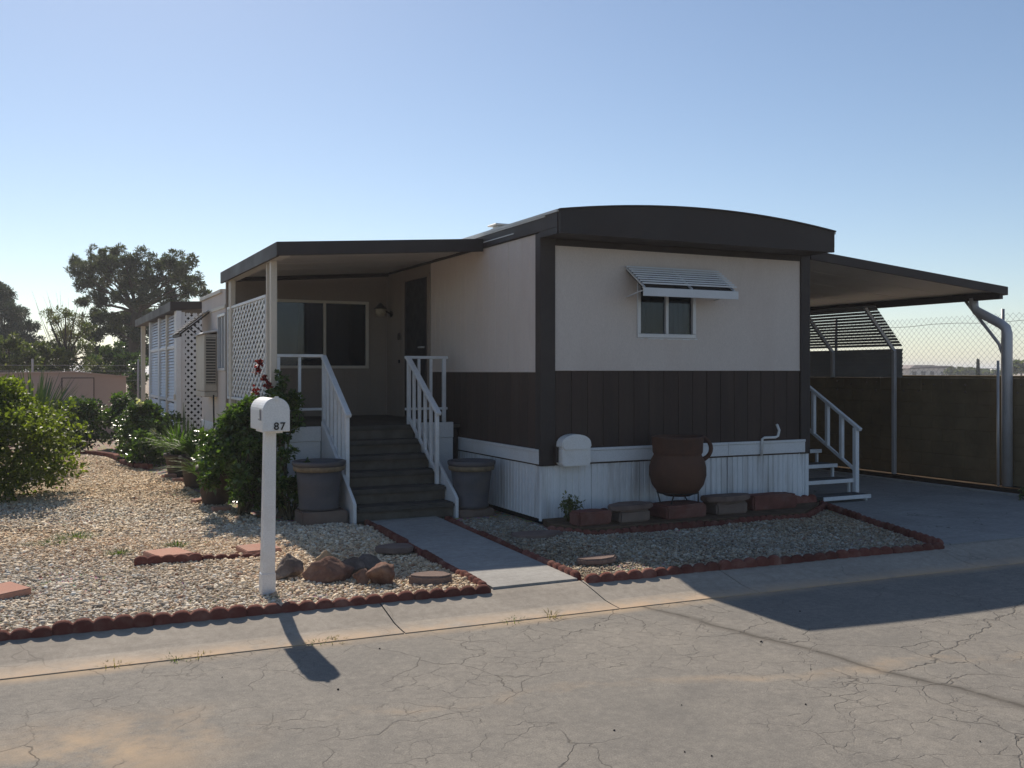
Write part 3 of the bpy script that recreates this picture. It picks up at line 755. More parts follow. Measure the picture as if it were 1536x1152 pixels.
# ------------------------------------------------------------------ carport
cp = thing('carport_cover', 'sloping carport roof with brown fascia carried by a bent white column', 'carport', (12.0, 9.4, 0))
CY0, CY1, CX1 = 9.0, 21.9, 12.0  # unseen rear of the roof lengthened to shade the ground below
def cz(x): return 3.085-(x-RX)/(CX1-RX)*.315
slope_box(MB(), RX+.032, CX1-.03, CY0+.03, CY1, -.03, -.006, cz).build('roof_sheet', 'roof_metal', cp)
n = 32; w = (CY1-CY0-.06)/n
for k in range(n):
    y = CY0+.045+k*w
    slope_box(MB(), RX+.034, CX1-.06, y+.001, y+w-.001, -.075+.003*(k % 2), -.034, cz).build('roof_pan', 'carport_ceiling', cp)
slope_box(MB(), RX+.032, CX1+.02, CY0, CY0+.032, -.115, 0, cz).build('front_fascia', 'trim_brown', cp, .004)
MB().box(CX1-.03, CX1+.02, CY0+.034, CY1, 2.652, 2.768).build('side_fascia', 'trim_brown', cp, .004)
slope_box(MB(), RX+.034, CX1-.03, CY1+.001, CY1+.03, -.12, 0, cz).build('rear_fascia', 'trim_brown', cp)
MB().box(11.90, 11.968, CY0+.04, CY1-.05, 2.60, 2.69).build('side_beam', 'trim_brown', cp, .004)
MB().tube([(11.95, 9.50, 2.64), (11.95, 9.49, 2.52), (11.96, 9.46, 2.46), (12.0, 9.10, 2.26), (12.01, 9.03, 2.20), (12.01, 9.01, 2.12), (12.01, 9.01, -.05)], [.062, .062, .064, .066, .068, .07, .07], 14).build('column', 'steel_pipe', cp, smooth=True)
MB().tube([(11.93, 9.64, 2.64), (11.99, 9.12, 1.98), (12.0, 9.08, 1.86)], .024, 8).build('brace', 'steel_pipe', cp, smooth=True)
MB().tube([(11.93, 9.09, 1.75), (11.93, 9.09, -.03)], .018, 8).build('conduit', 'steel_pipe', cp, smooth=True)
MB().tube([(11.93, 15.6, 2.62), (11.93, 15.6, -.03)], .05, 10).build('column', 'steel_pipe', cp, smooth=True)

# slatted shade screen beyond the carport
sh = thing('slatted_shade', 'sloping slatted metal shade screen with thin post beyond the carport', 'shade screen', (11.9, 10.86, 0))
SA, SB = (11.30, 2.565), (11.88, 1.945)
ys0, ys1 = 10.74, 14.6
for j_, y in enumerate((10.86, 12.15, 13.5)):
    MB().beam((SA[0]-.03, y, SA[1]+.0), (SB[0], y, SB[1]-.03), .04, .05).build('rafter', 'steel_pipe', sh)
    MB().box(SB[0]-.028, SB[0]+.028, y-.028, y+.028, 1.50 if j_ else -.02, SB[1]-.02).build('stile' if j_ else 'post', 'steel_pipe', sh, .004)
ns = 14
for k in range(ns):
    f = (k+.5)/ns; x = SA[0]+(SB[0]-SA[0])*f+.045; z = SA[1]+(SB[1]-SA[1])*f+.04
    MB().beam((x, ys0, z), (x, ys1, z), .047, .006, (.62, 0, .58)).build('shade_slat', 'shade_metal', sh)
for k in range(7):
    z = 1.915-k*.062
    MB().beam((SB[0]+.045, ys0, z), (SB[0]+.045, ys1, z), .006, .070, (.42, 0, 1)).build('shade_slat', 'shade_metal', sh)

# metal side steps
ss = thing('side_steps', 'open white metal steps with a railing under the carport', 'steps', (9.0, 9.2, 0))
for k in range(5):
    y = 8.80+.28*k; z = .07+.165*k
    MB().box(8.46, 9.22, y, y+.27, z-.03, z+.012).build('tread', 'tread_grip', ss, .005)
    MB().box(8.455, 9.225, y-.012, y+.006, z-.034, z+.014).build('nosing', 'rail_white', ss, .003)
    MB().box(9.175, 9.205, y+.03, y+.06, z-.165 if k else -.02, z-.031).build('tread_bracket', 'rail_white', ss)
    MB().box(8.48, 8.51, y+.03, y+.06, z-.165 if k else -.02, z-.031).build('tread_bracket', 'rail_white', ss)
MB().box(8.46, 9.22, 10.2, 11.4, .77, .81).build('landing', 'rail_white', ss)
for x in (8.55, 9.15):
    for y in (10.3, 11.3): MB().box(x-.025, x+.025, y-.025, y+.025, -.02, .77).build('post', 'rail_white', ss)
x = 9.245
MB().beam((x, 8.98, .865), (x, 10.25, 1.60), .05, .04).build('handrail', 'rail_white', ss, .005)
MB().beam((x, 9.08, .36), (x, 10.25, 1.03), .03, .04).build('bottom_rail', 'rail_white', ss, .004)
MB().box(x-.03, x+.03, 9.03, 9.09, .05, .89).build('post', 'rail_white', ss, .005)
for k in range(4):
    y = 9.30+k*.25; z = .865+(y-8.98)*.579; zl = .36+(y-9.08)*.573
    MB().box(x-.024, x+.024, y-.024, y+.024, zl, z-.01).build('baluster', 'rail_white', ss, .003)

# ------------------------------------------------------------------ block wall and chain-link on top
bw = thing('block_wall', 'brown concrete block wall running behind the carport', 'wall', (12.7, 11, 0))
WXp = 12.12
blk = MB().box(.003, .147, .0015, .3945, .0015, .1885).mesh('block', 'block_wall', .006)
for r in range(8):
    for k in range(26):
        y = 6.8+k*.396+(.198 if r % 2 else 0)
        link('block', blk, bw, (WXp+random.uniform(-.002, .002), y, -.02+r*.19))
MB().box(WXp+.01, WXp+.14, 6.8, 17.3, -.05, 1.50).build('mortar', 'block_wall', bw)
MB().box(WXp+.01, WXp+.14, 17.31, 60, -.05, 1.50).build('far_run', 'block_wall', bw)
MB().box(WXp-.012, WXp+.16, 6.75, 60, 1.502, 1.54).build('wall_cap', 'block_wall', bw, .005)
stud = MB().lathe([(.017, 0), (.015, .010), (.008, .018)], (0, 0, 0), 8).mesh('wall_stud', 'block_grey', smooth=True)
for k in range(14):
    y = 8.6+k*.28
    link('wall_stud', stud, bw, (WXp, y+random.uniform(-.06, .06), 1.41+random.uniform(-.02, .02)), (0, R(-90), 0))
    if k % 3: link('wall_stud', stud, bw, (WXp, y+.05, 1.30), (0, R(-90), 0))
cf = thing('chain_link_fence', 'galvanised chain-link fence standing on top of the block wall', 'fence', (12.68, 11, 1.54))
fx = 12.20; fz0, fz1 = 1.545, 2.42
for y in (6.9, 9.22, 12.4, 16.2): MB().tube([(fx, y, fz0-.02), (fx, y, fz1+.06)], .024, 8).build('post', 'galv', cf, smooth=True)
mb = MB()
pit = .092; y0_, y1_ = 6.9, 17.0; H_ = fz1-fz0
k = -int(H_/pit)-1
while y0_+k*pit < y1_+H_:
    c = y0_+k*pit
    a, b = max(y0_, c), min(y1_, c+H_)
    if b > a: mb.tube([(fx, a, fz0+a-c), (fx, b, fz0+b-c)], .0019, 3, False)
    a, b = max(y0_, c-H_), min(y1_, c)
    if b > a: mb.tube([(fx+.005, a, fz0+c-a), (fx+.005, b, fz0+c-b)], .0019, 3, False)
    k += 1
stuff(mb.build('wire_mesh', 'galv', cf))
mb = MB()
for z in (fz0+.12, fz1-.10):
    pts = []
    for k in range(24):
        y = y0_+(y1_-y0_)*k/23; pts.append((fx-.005, y, z-.03*math.sin(k*.83)**2))
    mb.tube(pts, .004, 4)
mb.build('tension_wire', 'galv', cf)

# ------------------------------------------------------------------ screened room on the far side of the home
sr = thing('screened_room', 'white louvred patio enclosure with brown roof edge past the cooler', 'patio enclosure', (2.4, 22, 0))
EY0, EY1 = 19.5, 24.6
MB().hexa([(2.22, EY0-.1, 2.76), (LX-.05, EY0-.1, 2.98), (LX-.05, 27.0, 2.98), (2.22, 27.0, 2.76), (2.22, EY0-.1, 2.93), (LX-.05, EY0-.1, 3.03), (LX-.05, 27.0, 3.03), (2.22, 27.0, 2.93)]).build('roof', 'trim_brown', sr)
for (y, w_) in ((EY0+.08, .16), (21.1, .07), (22.55, .10), (24.5, .10), (26.6, .07)):
    MB().box(2.33, 2.43, y-w_, y+w_, -.02, 2.765).build('post', 'cream_post' if w_ < .1 else 'white_paint', sr, .008)
lvm = {}
def louvre_bay(y0, y1, z0, z1):
    L_ = round(y1-y0, 3)
    if L_ not in lvm: lvm[L_] = MB().hexa([(0, 0, 0), (.03, 0, .055), (.03, L_, .055), (0, L_, 0), (.008, 0, 0), (.038, 0, .055), (.038, L_, .055), (.008, L_, 0)]).mesh('louvre', 'louvre_white')
    z = z0
    while z < z1-.05:
        link('louvre', lvm[L_], sr, (2.36, y0, z)); z += .062
for (a, b) in ((EY0+.25, 21.02), (21.18, 22.44), (22.66, 24.39)):
    louvre_bay(a, b, .1, 1.0); louvre_bay(a, b, 1.06, 2.05); louvre_bay(a, b, 2.11, 2.72)
    MB().box(2.345, 2.40, a, b, 1.0, 1.055).build('cross_rail', 'white_paint', sr); MB().box(2.345, 2.40, a, b, 2.05, 2.105).build('cross_rail', 'white_paint', sr)
MB().box(2.46, 2.48, EY0+.1, EY1, 0, 2.74).build('liner', 'curtain', sr)
MB().box(2.36, 2.50, EY0-.02, EY0+.04, 0, 2.74).build('front_panel', 'white_paint', sr)
lattice(sr, 'x', EY0+.01, 2.50, 3.15, .12, 2.72, .125, .045, .008, 'white_paint')
MB().box(2.5, 4.6, EY0+.30, EY0+.33, 0, 2.7).build('inner_wall', 'interior_dark', sr)
MB().box(2.29, 2.36, EY0-.06, EY0+.0, 1.05, 1.16).build('latch', 'cream_post', sr)

# ------------------------------------------------------------------ scalloped edging
def scallop_mesh(n=5, p=.116):
    mb = MB(); q = 6; cs = []
    for k in range(n):
        for j in range(q):
            f = (j+.02)/(q-1+.04) if q > 1 else 0
            s = math.sqrt(max(0, 1-(2*f-1)**2)); cs.append((k*p+f*p, s))
    for (x, s) in cs:
        h = .030+.031*s; o_ = .004+.010*s
        mb.v += [(x, -o_-.012, -.06), (x, -o_-.012, h*.72), (x, -o_*.5, h-.004), (x, .016, h), (x, .034, h-.012), (x, .036, -.06)]
    m_ = len(cs)
    for i in range(m_-1):
        for j in range(5): mb.f.append((i*6+j, (i+1)*6+j, (i+1)*6+j+1, i*6+j+1))
    mb.f.append(tuple(range(6))); mb.f.append(tuple((m_-1)*6+j for j in range(5, -1, -1)))
    return mb
SCL = scallop_mesh().mesh('edging_stone', 'terracotta', 0, True)
SLEN = 5*.116
def edging(label, pts, z=0.0, sc=1.0, group='scalloped edging rows'):
    t = thing('garden_edging', label, 'edging', (pts[0][0], pts[0][1], z), group)
    for a, b in zip(pts[:-1], pts[1:]):
        a, b = Vector((*a, 0)), Vector((*b, 0)); d = b-a
        n = max(1, round(d.length/(SLEN*sc+.006))); l = d.length/n
        for k in range(n):
            p = a+d*(k/n)
            link('edging_stone', SCL, t, (p.x, p.y+random.uniform(-.006, .006), z+random.uniform(-.018, .010)), (random.uniform(-.13, .10), random.uniform(-.012, .012), math.atan2(d.y, d.x)+random.uniform(-.016, .016)), (l/SLEN*1.004, sc, sc))
    return t
edging('red scalloped edging along the kerb in front of the sunny gravel', [(-3.4, kerbY(-3.4)-.005), (2.95, kerbY(2.95)+.0)])
edging('red scalloped edging between the rock pile and concrete walkway', [(2.95, 6.50), (3.10, 9.86)], sc=.85)
edging('red scalloped edging along the kerb in front of shaded gravel', [(3.74, kerbY(3.74)), (7.40, kerbY(7.40))])
edging('red scalloped edging between the walkway and shaded gravel', [(3.93, 9.7), (3.72, 6.47)], sc=.85)
edging('red scalloped edging between shaded gravel and the driveway', [(8.40, 8.80), (7.45, 6.27)], sc=.85)
edging('short low scalloped edging row beside the square terracotta pavers', [(.70, 8.60), (1.75, 8.40)], sc=.75, z=.014)
edging('scalloped edging around the planter bed below white skirting', [(4.60, 8.62), (4.86, 8.20), (6.2, 8.16), (7.55, 8.10), (8.30, 8.62)], sc=.8)
edging('upper scalloped edging row at the back of the planter bed', [(4.95, 8.74), (8.28, 8.74)], z=.09, sc=.95)
structure(MB().prism([(4.66, 8.66), (4.88, 8.25), (7.53, 8.15), (8.26, 8.66), (8.3, 8.99), (4.75, 8.99)], 'z', -.03, .05).build('planter_soil', 'soil'))

# blocks, jar and fittings in front of the skirting
def block(x, y, sx_, sy_, h, rz, m, label, cat='block', z=.045, bev=.02, group=None):
    mb = MB().box(-sx_/2, sx_/2, -sy_/2, sy_/2, 0, h); me = mb.mesh('garden_block', m, bev, seg=2)
    o_ = link('garden_block', me, None, (x, y, z), (0, 0, rz)); return tag(o_, label, cat, group)
def rough(o_, amt, sc_, seed, cuts=2):
    bm = bmesh.new(); bm.from_mesh(o_.data)
    bmesh.ops.subdivide_edges(bm, edges=bm.edges, cuts=cuts, use_grid_fill=True)
    for v_ in bm.verts:
        n_ = mnoise.noise_vector(v_.co*sc_+Vector((seed*3.1, seed*1.7, seed)))
        v_.co += n_*amt
    bm.to_mesh(o_.data); bm.free(); return o_
rough(block(5.02, 8.47, .40, .2, .14, .05, 'brick_dark', 'dark red block at the planter corner nearest the small weed'), .012, 9, 1)
rough(block(5.50, 8.50, .36, .26, .13, -.03, 'block_grey', 'pinkish concrete block in planter bed under a flat stone'), .010, 9, 2)
rough(block(6.13, 8.52, .52, .34, .15, .02, 'brick_dark', 'dark block under the large clay jar'), .010, 9, 3)
rough(block(6.75, 8.50, .42, .26, .14, 0, 'block_grey', 'concrete block under a wide cap stone between jar and red block'), .010, 9, 4)
rough(block(7.42, 8.56, .62, .22, .17, -.02, 'brick_dark', 'long red block in the planter next to metal side steps'), .010, 9, 5)

def ico(seed, amt, sc_, squash, m, name, flat=0.0, sub=3):
    bm = bmesh.new(); bmesh.ops.create_icosphere(bm, subdivisions=sub, radius=1)
    rr_ = random.Random(seed)
    planes = []
    for _ in range(13):
        d = Vector((rr_.uniform(-1, 1), rr_.uniform(-1, 1), rr_.uniform(-.6, 1))).normalized(); planes.append((d, rr_.uniform(.42, .74)))
    for v_ in bm.verts:
        c = v_.co.copy()
        for d, k in planes:
            e = c.dot(d)
            if e > k: c -= d*(e-k)*.92
        n_ = mnoise.fractal(c*sc_+Vector((seed, seed*2.3, 0)), 1, 2, 4)
        c += c.normalized()*(n_*amt+mnoise.fractal(c*7+Vector((0, seed, 3)), 1, 2, 4)*amt*.38)
        v_.co = Vector((c.x*squash[0], c.y*squash[1], c.z*squash[2]))
    me = bpy.data.meshes.new(name); bm.to_mesh(me); bm.free(); me.materials.append(M[m]); me.shade_smooth()
    return me
def rock(x, y, s, z, m, label, seed, rz=0, name='rock', cat='rock', amt=.11, group=None, sub=4):
    me = ico(seed, amt, 2.6, tuple(q*1.36 for q in s), m, name, sub=sub)
    o_ = link(name, me, None, (x, y, z), (0, 0, rz)); return tag(o_, label, cat, group)
def slab_stone(x, y, rx_, ry_, h, z, m, label, seed, name='flagstone', rz=0):
    n = 22; mb = MB(); rr_ = random.Random(seed); pr = []
    ph = [rr_.uniform(0, 6.28) for _ in range(4)]
    for k in range(n):
        th = 2*math.pi*k/n
        w_ = 1+.10*math.sin(2*th+ph[0])+.07*math.sin(3*th+ph[1])+.04*math.sin(7*th+ph[2])
        pr.append((rx_*w_*math.cos(th), ry_*w_*math.sin(th)))
    mb.prism(pr, 'z', 0, h)
    me = mb.mesh(name, m, h*.22, seg=2)
    o_ = link(name, me, None, (x, y, z), (rr_.uniform(-.03, .03), rr_.uniform(-.03, .03), rz)); return tag(o_, label, 'stone')
slab_stone(5.50, 8.49, .24, .17, .05, .176, 'flagstone', 'flat stone lying on the pinkish planter block', 3)
slab_stone(6.75, 8.49, .28, .18, .06, .186, 'flagstone', 'wide cap stone on the block between clay jar and side steps', 4)

# large clay jar with a wide collar and one loop handle, on an iron ring stand
cj = thing('clay_jar', 'large brown clay jar with wide collar and loop handle before skirting', 'jar', (6.15, 8.62, .2))
jc = (6.17, 8.58, .235)
MB().lathe([(.05, .02), (.14, .03), (.22, .07), (.278, .15), (.306, .25), (.304, .34), (.282, .42), (.258, .462), (.254, .475), (.262, .485), (.268, .50), (.272, .60), (.280, .64), (.283, .662), (.268, .668), (.254, .64), (.242, .52), (.2, .48)], jc, 40).build('body', 'clay_jar', cj, smooth=True)
hp = []
for k in range(11):
    th = R(-78+k*15.6); hp.append((jc[0]+.245+.115*math.cos(th), jc[1]-.05-.06*math.cos(th), jc[2]+.53+.125*math.sin(th)))
MB().tube(hp, [.026, .026]+[.023]*7+[.026, .026], 10).build('handle', 'clay_jar', cj, smooth=True)
mb = MB()
ring = [(jc[0]+.22*math.cos(2*math.pi*k/20), jc[1]+.22*math.sin(2*math.pi*k/20), .30) for k in range(21)]
mb.tube(ring, .008, 6)
for k in range(4):
    th = R(45+90*k); mb.tube([(jc[0]+.22*math.cos(th), jc[1]+.22*math.sin(th), .30), (jc[0]+.25*math.cos(th), jc[1]+.14*math.sin(th)-.03, .19)], .008, 6)
mb.build('stand', 'iron', cj, smooth=True)

# white rounded hose box at the front corner
hb = thing('hose_box', 'white rounded utility box with domed lid at front corner of skirting', 'utility box', (5.08, 8.9, .6))
def arch_prof(x0, x1, z0, z1, r_): 
    pts = [(x0, z0+.03), (x0+.03, z0), (x1-.03, z0), (x1, z0+.03)]; cx = (x0+x1)/2; hw = (x1-x0)/2
    for k in range(13):
        th = math.pi*k/12; pts.append((cx+hw*math.cos(th)*(1 if abs(math.cos(th)) < .97 else 1), z1-r_+r_*math.sin(th)**.8 if math.sin(th) > 0 else z1-r_))
    return pts
MB().prism(arch_prof(4.905, 5.255, .60, .80, .03), 'y', 8.86, FY-.022).build('body', 'mail_white', hb, .012, seg=2)
MB().prism(arch_prof(4.90, 5.26, .765, .935, .12), 'y', 8.845, FY-.022).build('lid', 'mail_white', hb, .014, seg=2)
MB().box(4.87, 4.90, 8.93, 8.99, .64, .80).build('hinge', 'trim_brown', hb)
# drain pipe behind the skirting band
vp = MB().tube([(7.66, 8.975, .60), (7.66, 8.965, .80), (7.69, 8.96, .815), (7.85, 8.955, .815), (7.885, 8.95, .83), (7.90, 8.945, .90), (7.86, 8.94, .97)], .016, 8).build('drain_pipe', 'mail_white', None, smooth=True)
tag(vp, 'thin white bent pipe sticking up behind the skirting band', 'pipe')

# planters beside the porch steps
def planter(x, y, z, rt, rb, h, m, label, rz=0):
    t = thing('planter_pot', label, 'planter', (x, y, z))
    MB().lathe([(rb*.92, 0), (rb, .01), (rb*1.01, .04), (rb*.97, .05), (rb+(rt*.86-rb)*.5, h*.5), (rt*.88, h*.80)], (x, y, z), 36).build('body', m, t, smooth=True)
    MB().lathe([(rt*.88, h*.79), (rt*.97, h*.805), (rt*1.0, h*.86), (rt*.985, h*.90)], (x, y, z), 36).build('rim_band', 'pot_rim', t, smooth=True)
    MB().lathe([(rt*.985, h*.895), (rt*1.03, h*.93), (rt*1.04, h*.985), (rt*1.0, h), (rt*.9, h*.995), (rt*.86, h*.93), (rt*.84, h*.9)], (x, y, z), 36).build('rim', m, t, smooth=True)
    MB().lathe([(rt*.85, h*.84), (rt*.85, h*.87)], (x, y, z), 24).build('potting_soil', 'soil', t)
    return t
planter(2.67, 10.17, .13, .275, .215, .52, 'pot_grey', 'wide charcoal planter pot on a block left of the porch steps')
rough(block(2.68, 10.13, .48, .36, .15, .0, 'block_grey', 'grey concrete block under the charcoal planter beside the white post', z=-.02, bev=.012), .004, 8, 6)
planter(4.36, 9.98, .07, .262, .195, .53, 'pot_grey', 'empty dark planter pot between porch steps and ribbed skirting')
rough(block(4.36, 9.98, .42, .34, .09, .0, 'block_grey', 'low block under the dark planter beside ribbed skirting', z=-.02, bev=.012), .004, 8, 7)

# ------------------------------------------------------------------ mailbox
mx_ = thing('mailbox', 'white arched mailbox numbered 87 on a white wooden post', 'mailbox', (1.485, 7.12, 0))
MB().hexa([(1.437, 7.07, -.05), (1.533, 7.07, -.05), (1.533, 7.16, -.05), (1.437, 7.16, -.05), (1.460, 7.07, 1.17), (1.542, 7.07, 1.17), (1.542, 7.15, 1.17), (1.460, 7.15, 1.17)]).build('post', 'mail_white', mx_, .005)
MB().hexa([(1.434, 7.066, -.05), (1.536, 7.066, -.05), (1.536, 7.164, -.05), (1.434, 7.164, -.05), (1.436, 7.066, .135), (1.538, 7.066, .135), (1.538, 7.162, .135), (1.436, 7.162, .135)]).build('post_shoe', 'mail_white', mx_, .004)
def mb_prof(x0, x1, z0, z1):
    r_ = (x1-x0)/2; cx = (x0+x1)/2; zc = z1-r_
    return [(x0, z0), (x1, z0)]+[(cx+r_*math.cos(math.pi*k/14), zc+r_*math.sin(math.pi*k/14)) for k in range(15)]
MB().prism(mb_prof(1.412, 1.592, 1.178, 1.408), 'y', 6.905, 7.36).build('body', 'mail_white', mx_, .003)
MB().prism(mb_prof(1.406, 1.598, 1.172, 1.414), 'y', 6.885, 6.906).build('door', 'mail_white', mx_, .005)
MB().box(1.488, 1.516, 6.868, 6.886, 1.396, 1.422).build('latch', 'mail_white', mx_, .003)
MB().box(1.44, 1.56, 6.95, 7.3, 1.158, 1.177).build('mount_board', 'mail_white', mx_)
MB().box(1.402, 1.411, 6.97, 6.99, 1.25, 1.33).box(1.402, 1.411, 7.0, 7.035, 1.25, 1.262).build('flag', 'galv', mx_)
dg = bpy.context.evaluated_depsgraph_get()
for i, ch in enumerate('87'):
    cu = bpy.data.curves.new('digit', 'FONT'); cu.body = ch; cu.size = .075; cu.extrude = .001; cu.offset = .0012
    tmp = bpy.data.objects.new('digit', cu); col.objects.link(tmp); bpy.context.view_layer.update()
    me = bpy.data.meshes.new_from_object(tmp.evaluated_get(bpy.context.evaluated_depsgraph_get()))
    bpy.data.objects.remove(tmp); bpy.data.curves.remove(cu)
    me.materials.clear(); me.materials.append(M['black_decal'])
    link('digit', me, mx_, (1.482+i*.044, 6.879, 1.186), (R(90), 0, 0))

# ------------------------------------------------------------------ rocks, pavers, stepping stones
rock(1.73, 7.55, (.10, .09, .10), .055, 'rock_grey', 'grey pitted rock beside the mailbox post', 21, .4)
rock(2.00, 7.33, (.18, .11, .11), .055, 'rock_red', 'long reddish brown boulder, largest of the rock pile', 22, -.25)
rock(2.31, 7.05, (.125, .11, .105), .055, 'rock_red', 'round red-brown rock nearest the kerb edging', 24, .9)
rock(2.06, 7.66, (.09, .08, .10), .06, 'rock_tan', 'small tan pointed rock at the back of the rock pile', 25, .2)
rock(2.20, 7.46, (.10, .085, .075), .04, 'rock_grey', 'small grey rock wedged in the middle of the rock pile', 26, 1.9)
rock(2.40, 7.60, (.12, .10, .085), .05, 'rock_grey', 'dark rock at the shaded back of the rock pile', 27, .3)
rock(2.185, 7.10, (.06, .07, .06), .03, 'rock_red', 'small red rock leaning on the round boulder', 28, .3)
slab_stone(2.66, 6.86, .17, .10, .075, -.01, 'flagstone', 'thick reddish stepping stone near the walkway corner', 5)
slab_stone(2.84, 8.20, .19, .16, .05, -.005, 'flagstone', 'grey round stepping stone beside the shaded walkway', 6)
slab_stone(4.33, 8.33, .24, .18, .035, -.005, 'flagstone', 'grey stepping stone beside the planter bed corner', 7)
slab_stone(4.20, 6.97, .17, .11, .05, -.005, 'flagstone', 'reddish stepping stone behind the sunlit edging corner', 8)
def paver(x, y, s, rz, label, tilt=(0, 0)):
    me = MB().box(-s/2, s/2, -s/2, s/2, 0, .048).mesh('paver', 'paver_red', .006, seg=2)
    o_ = link('paver', me, None, (x, y, -.004), (tilt[0], tilt[1], rz)); tag(o_, label, 'paver')
paver(.99, 8.80, .31, .35, 'square terracotta paver at the end of short edging row', (.03, .02))
paver(1.74, 8.70, .31, .15, 'square terracotta paver standing behind the mailbox post', (.02, 0))
paver(-.26, 7.83, .30, .5, 'square terracotta paver alone on gravel left of the others', (.03, -.03))
# edging slips along the shrub bed
for i, (x, y, rz, lab) in enumerate(((1.74, 15.35, .3, 'pale brick lying at the foot of blade-leaf plants'), (1.82, 14.75, .1, 'pale brick beside the middle brown pot'), (1.74, 12.25, .6, 'pale brick beside the tall brown pot'), (1.86, 11.42, .05, 'pale brick lying in front of the rose shrub'))):
    me = MB().box(-.1, .1, -.05, .05, 0, .06).mesh('brick', 'paver_red', .006)
    tag(link('brick', me, None, (x, y, -.01), (.05, 0, rz)), lab, 'brick')
bed = thing('bed_edging', 'curved red brick edging of the far shrub bed', 'edging', (1, 19, 0))
bme = MB().box(-.19, .19, -.05, .05, -.05, .07).mesh('brick', 'terracotta', .01)
pb = [(.2, 20.9), (.6, 20.6), (1.0, 20.1), (1.25, 19.4), (1.3, 18.6), (1.28, 17.9), (1.42, 17.3), (1.65, 16.9)]
for a, b in zip(pb[:-1], pb[1:]):
    n_ = max(1, round(math.dist(a, b)/.40))
    for k in range(n_):
        f_ = (k+.5)/n_
        link('brick', bme, bed, (a[0]+(b[0]-a[0])*f_, a[1]+(b[1]-a[1])*f_, 0), (0, 0, math.atan2(b[1]-a[1], b[0]-a[0])))

# ------------------------------------------------------------------ gravel
def icosa():
    p = (1+5**.5)/2
    v = np.array([(-1, p, 0), (1, p, 0), (-1, -p, 0), (1, -p, 0), (0, -1, p), (0, 1, p), (0, -1, -p), (0, 1, -p), (p, 0, -1), (p, 0, 1), (-p, 0, -1), (-p, 0, 1)], float)
    v /= np.linalg.norm(v[0])
    f = np.array([(0, 11, 5), (0, 5, 1), (0, 1, 7), (0, 7, 10), (0, 10, 11), (1, 5, 9), (5, 11, 4), (11, 10, 2), (10, 7, 6), (7, 1, 8), (3, 9, 4), (3, 4, 2), (3, 2, 6), (3, 6, 8), (3, 8, 9), (4, 9, 5), (2, 4, 11), (6, 2, 10), (8, 6, 7), (9, 8, 1)])
    return v, f
PAL = np.array([(.70, .58, .43), (.62, .50, .36), (.74, .65, .53), (.54, .41, .28), (.46, .39, .31), (.32, .26, .20), (.62, .44, .30), (.78, .72, .62), (.40, .24, .16)])
PW = np.array([.2, .18, .15, .13, .11, .07, .08, .05, .03])
def octa():
    v = np.array([(1, 0, 0), (0, 1, 0), (-1, 0, 0), (0, -1, 0), (0, 0, 1), (0, 0, -1)], float)*1.12
    f = np.array([(0, 1, 4), (1, 2, 4), (2, 3, 4), (3, 0, 4), (1, 0, 5), (2, 1, 5), (3, 2, 5), (0, 3, 5)]); return v, f
def pebbles(name, pts, size, tone, label, base=icosa):
    n = len(pts); v, f = base(); K = len(v)
    sc_ = size*RNG.choice([.7, .9, 1.0, 1.15, 1.5, 2.0], (n, 1), p=[.2, .25, .25, .18, .09, .03])*RNG.uniform(.85, 1.15, (n, 1))*np.array([1, .78, .55])*RNG.uniform(.8, 1.2, (n, 3))
    V = v[None]*(1+RNG.uniform(-.18, .18, (n, K, 1)))*sc_[:, None]
    a = RNG.uniform(0, 2*np.pi, n); b = RNG.normal(0, .35, n); c = RNG.normal(0, .35, n)
    def rot(V, i, j, th):
        co, si = np.cos(th)[:, None], np.sin(th)[:, None]; x, y = V[..., i].copy(), V[..., j].copy()
        V[..., i] = x*co-y*si; V[..., j] = x*si+y*co
    rot(V, 1, 2, b); rot(V, 0, 2, c); rot(V, 0, 1, a)
    V += pts[:, None]
    F_ = f[None]+(np.arange(n)*K)[:, None, None]
    ci = RNG.choice(len(PAL), n, p=PW/PW.sum())
    px_, py_ = pts[:, 0:1], pts[:, 1:2]
    patch = 1+.09*np.sin(px_*1.7+1.3*np.sin(py_*.9))*np.sin(py_*1.3+.7*np.sin(px_*2.1))+.06*np.sin(px_*4.3+py_*3.1+2*np.sin(py_*1.9))
    warm = 1+np.array([.05, 0, -.07])*np.sin(px_*1.1+py_*.8+1.5*np.sin(py_*.6))
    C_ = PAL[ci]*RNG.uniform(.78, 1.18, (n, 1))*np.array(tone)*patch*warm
    C_ = np.concatenate([C_, np.ones((n, 1))], 1)
    C_ = np.repeat(C_[:, None], K, 1)
    o_ = link(name, np_mesh(name, V.reshape(-1, 3), F_.reshape(-1, 3), 'pebble', True, C_.reshape(-1, 4)))
    stuff(o_); o_['label'] = label; o_['category'] = 'gravel'
    return o_
def scatter(poly, step, jit, zfn):
    xs = [p[0] for p in poly]; ys_ = [p[1] for p in poly]
    gx, gy = np.meshgrid(np.arange(min(xs), max(xs), step), np.arange(min(ys_), max(ys_), step*.9))
    gx = gx.ravel()+RNG.uniform(-jit, jit, gx.size)*step; gy = gy.ravel()+RNG.uniform(-jit, jit, gy.size)*step
    ins = np.zeros(gx.size, bool); j = len(poly)-1
    for i in range(len(poly)):
        xi, yi = poly[i]; xj, yj = poly[j]
        cnd = ((yi > gy) != (yj > gy)) & (gx < (xj-xi)*(gy-yi)/(yj-yi+1e-12)+xi)
        ins ^= cnd; j = i
    gx, gy = gx[ins], gy[ins]
    return np.stack([gx, gy, zfn(gx, gy)], 1)
zf = lambda x, y: -.012+.012*np.sin(x*2.3+1)*np.cos(y*1.9)+RNG.uniform(-.006, .010, x.size)
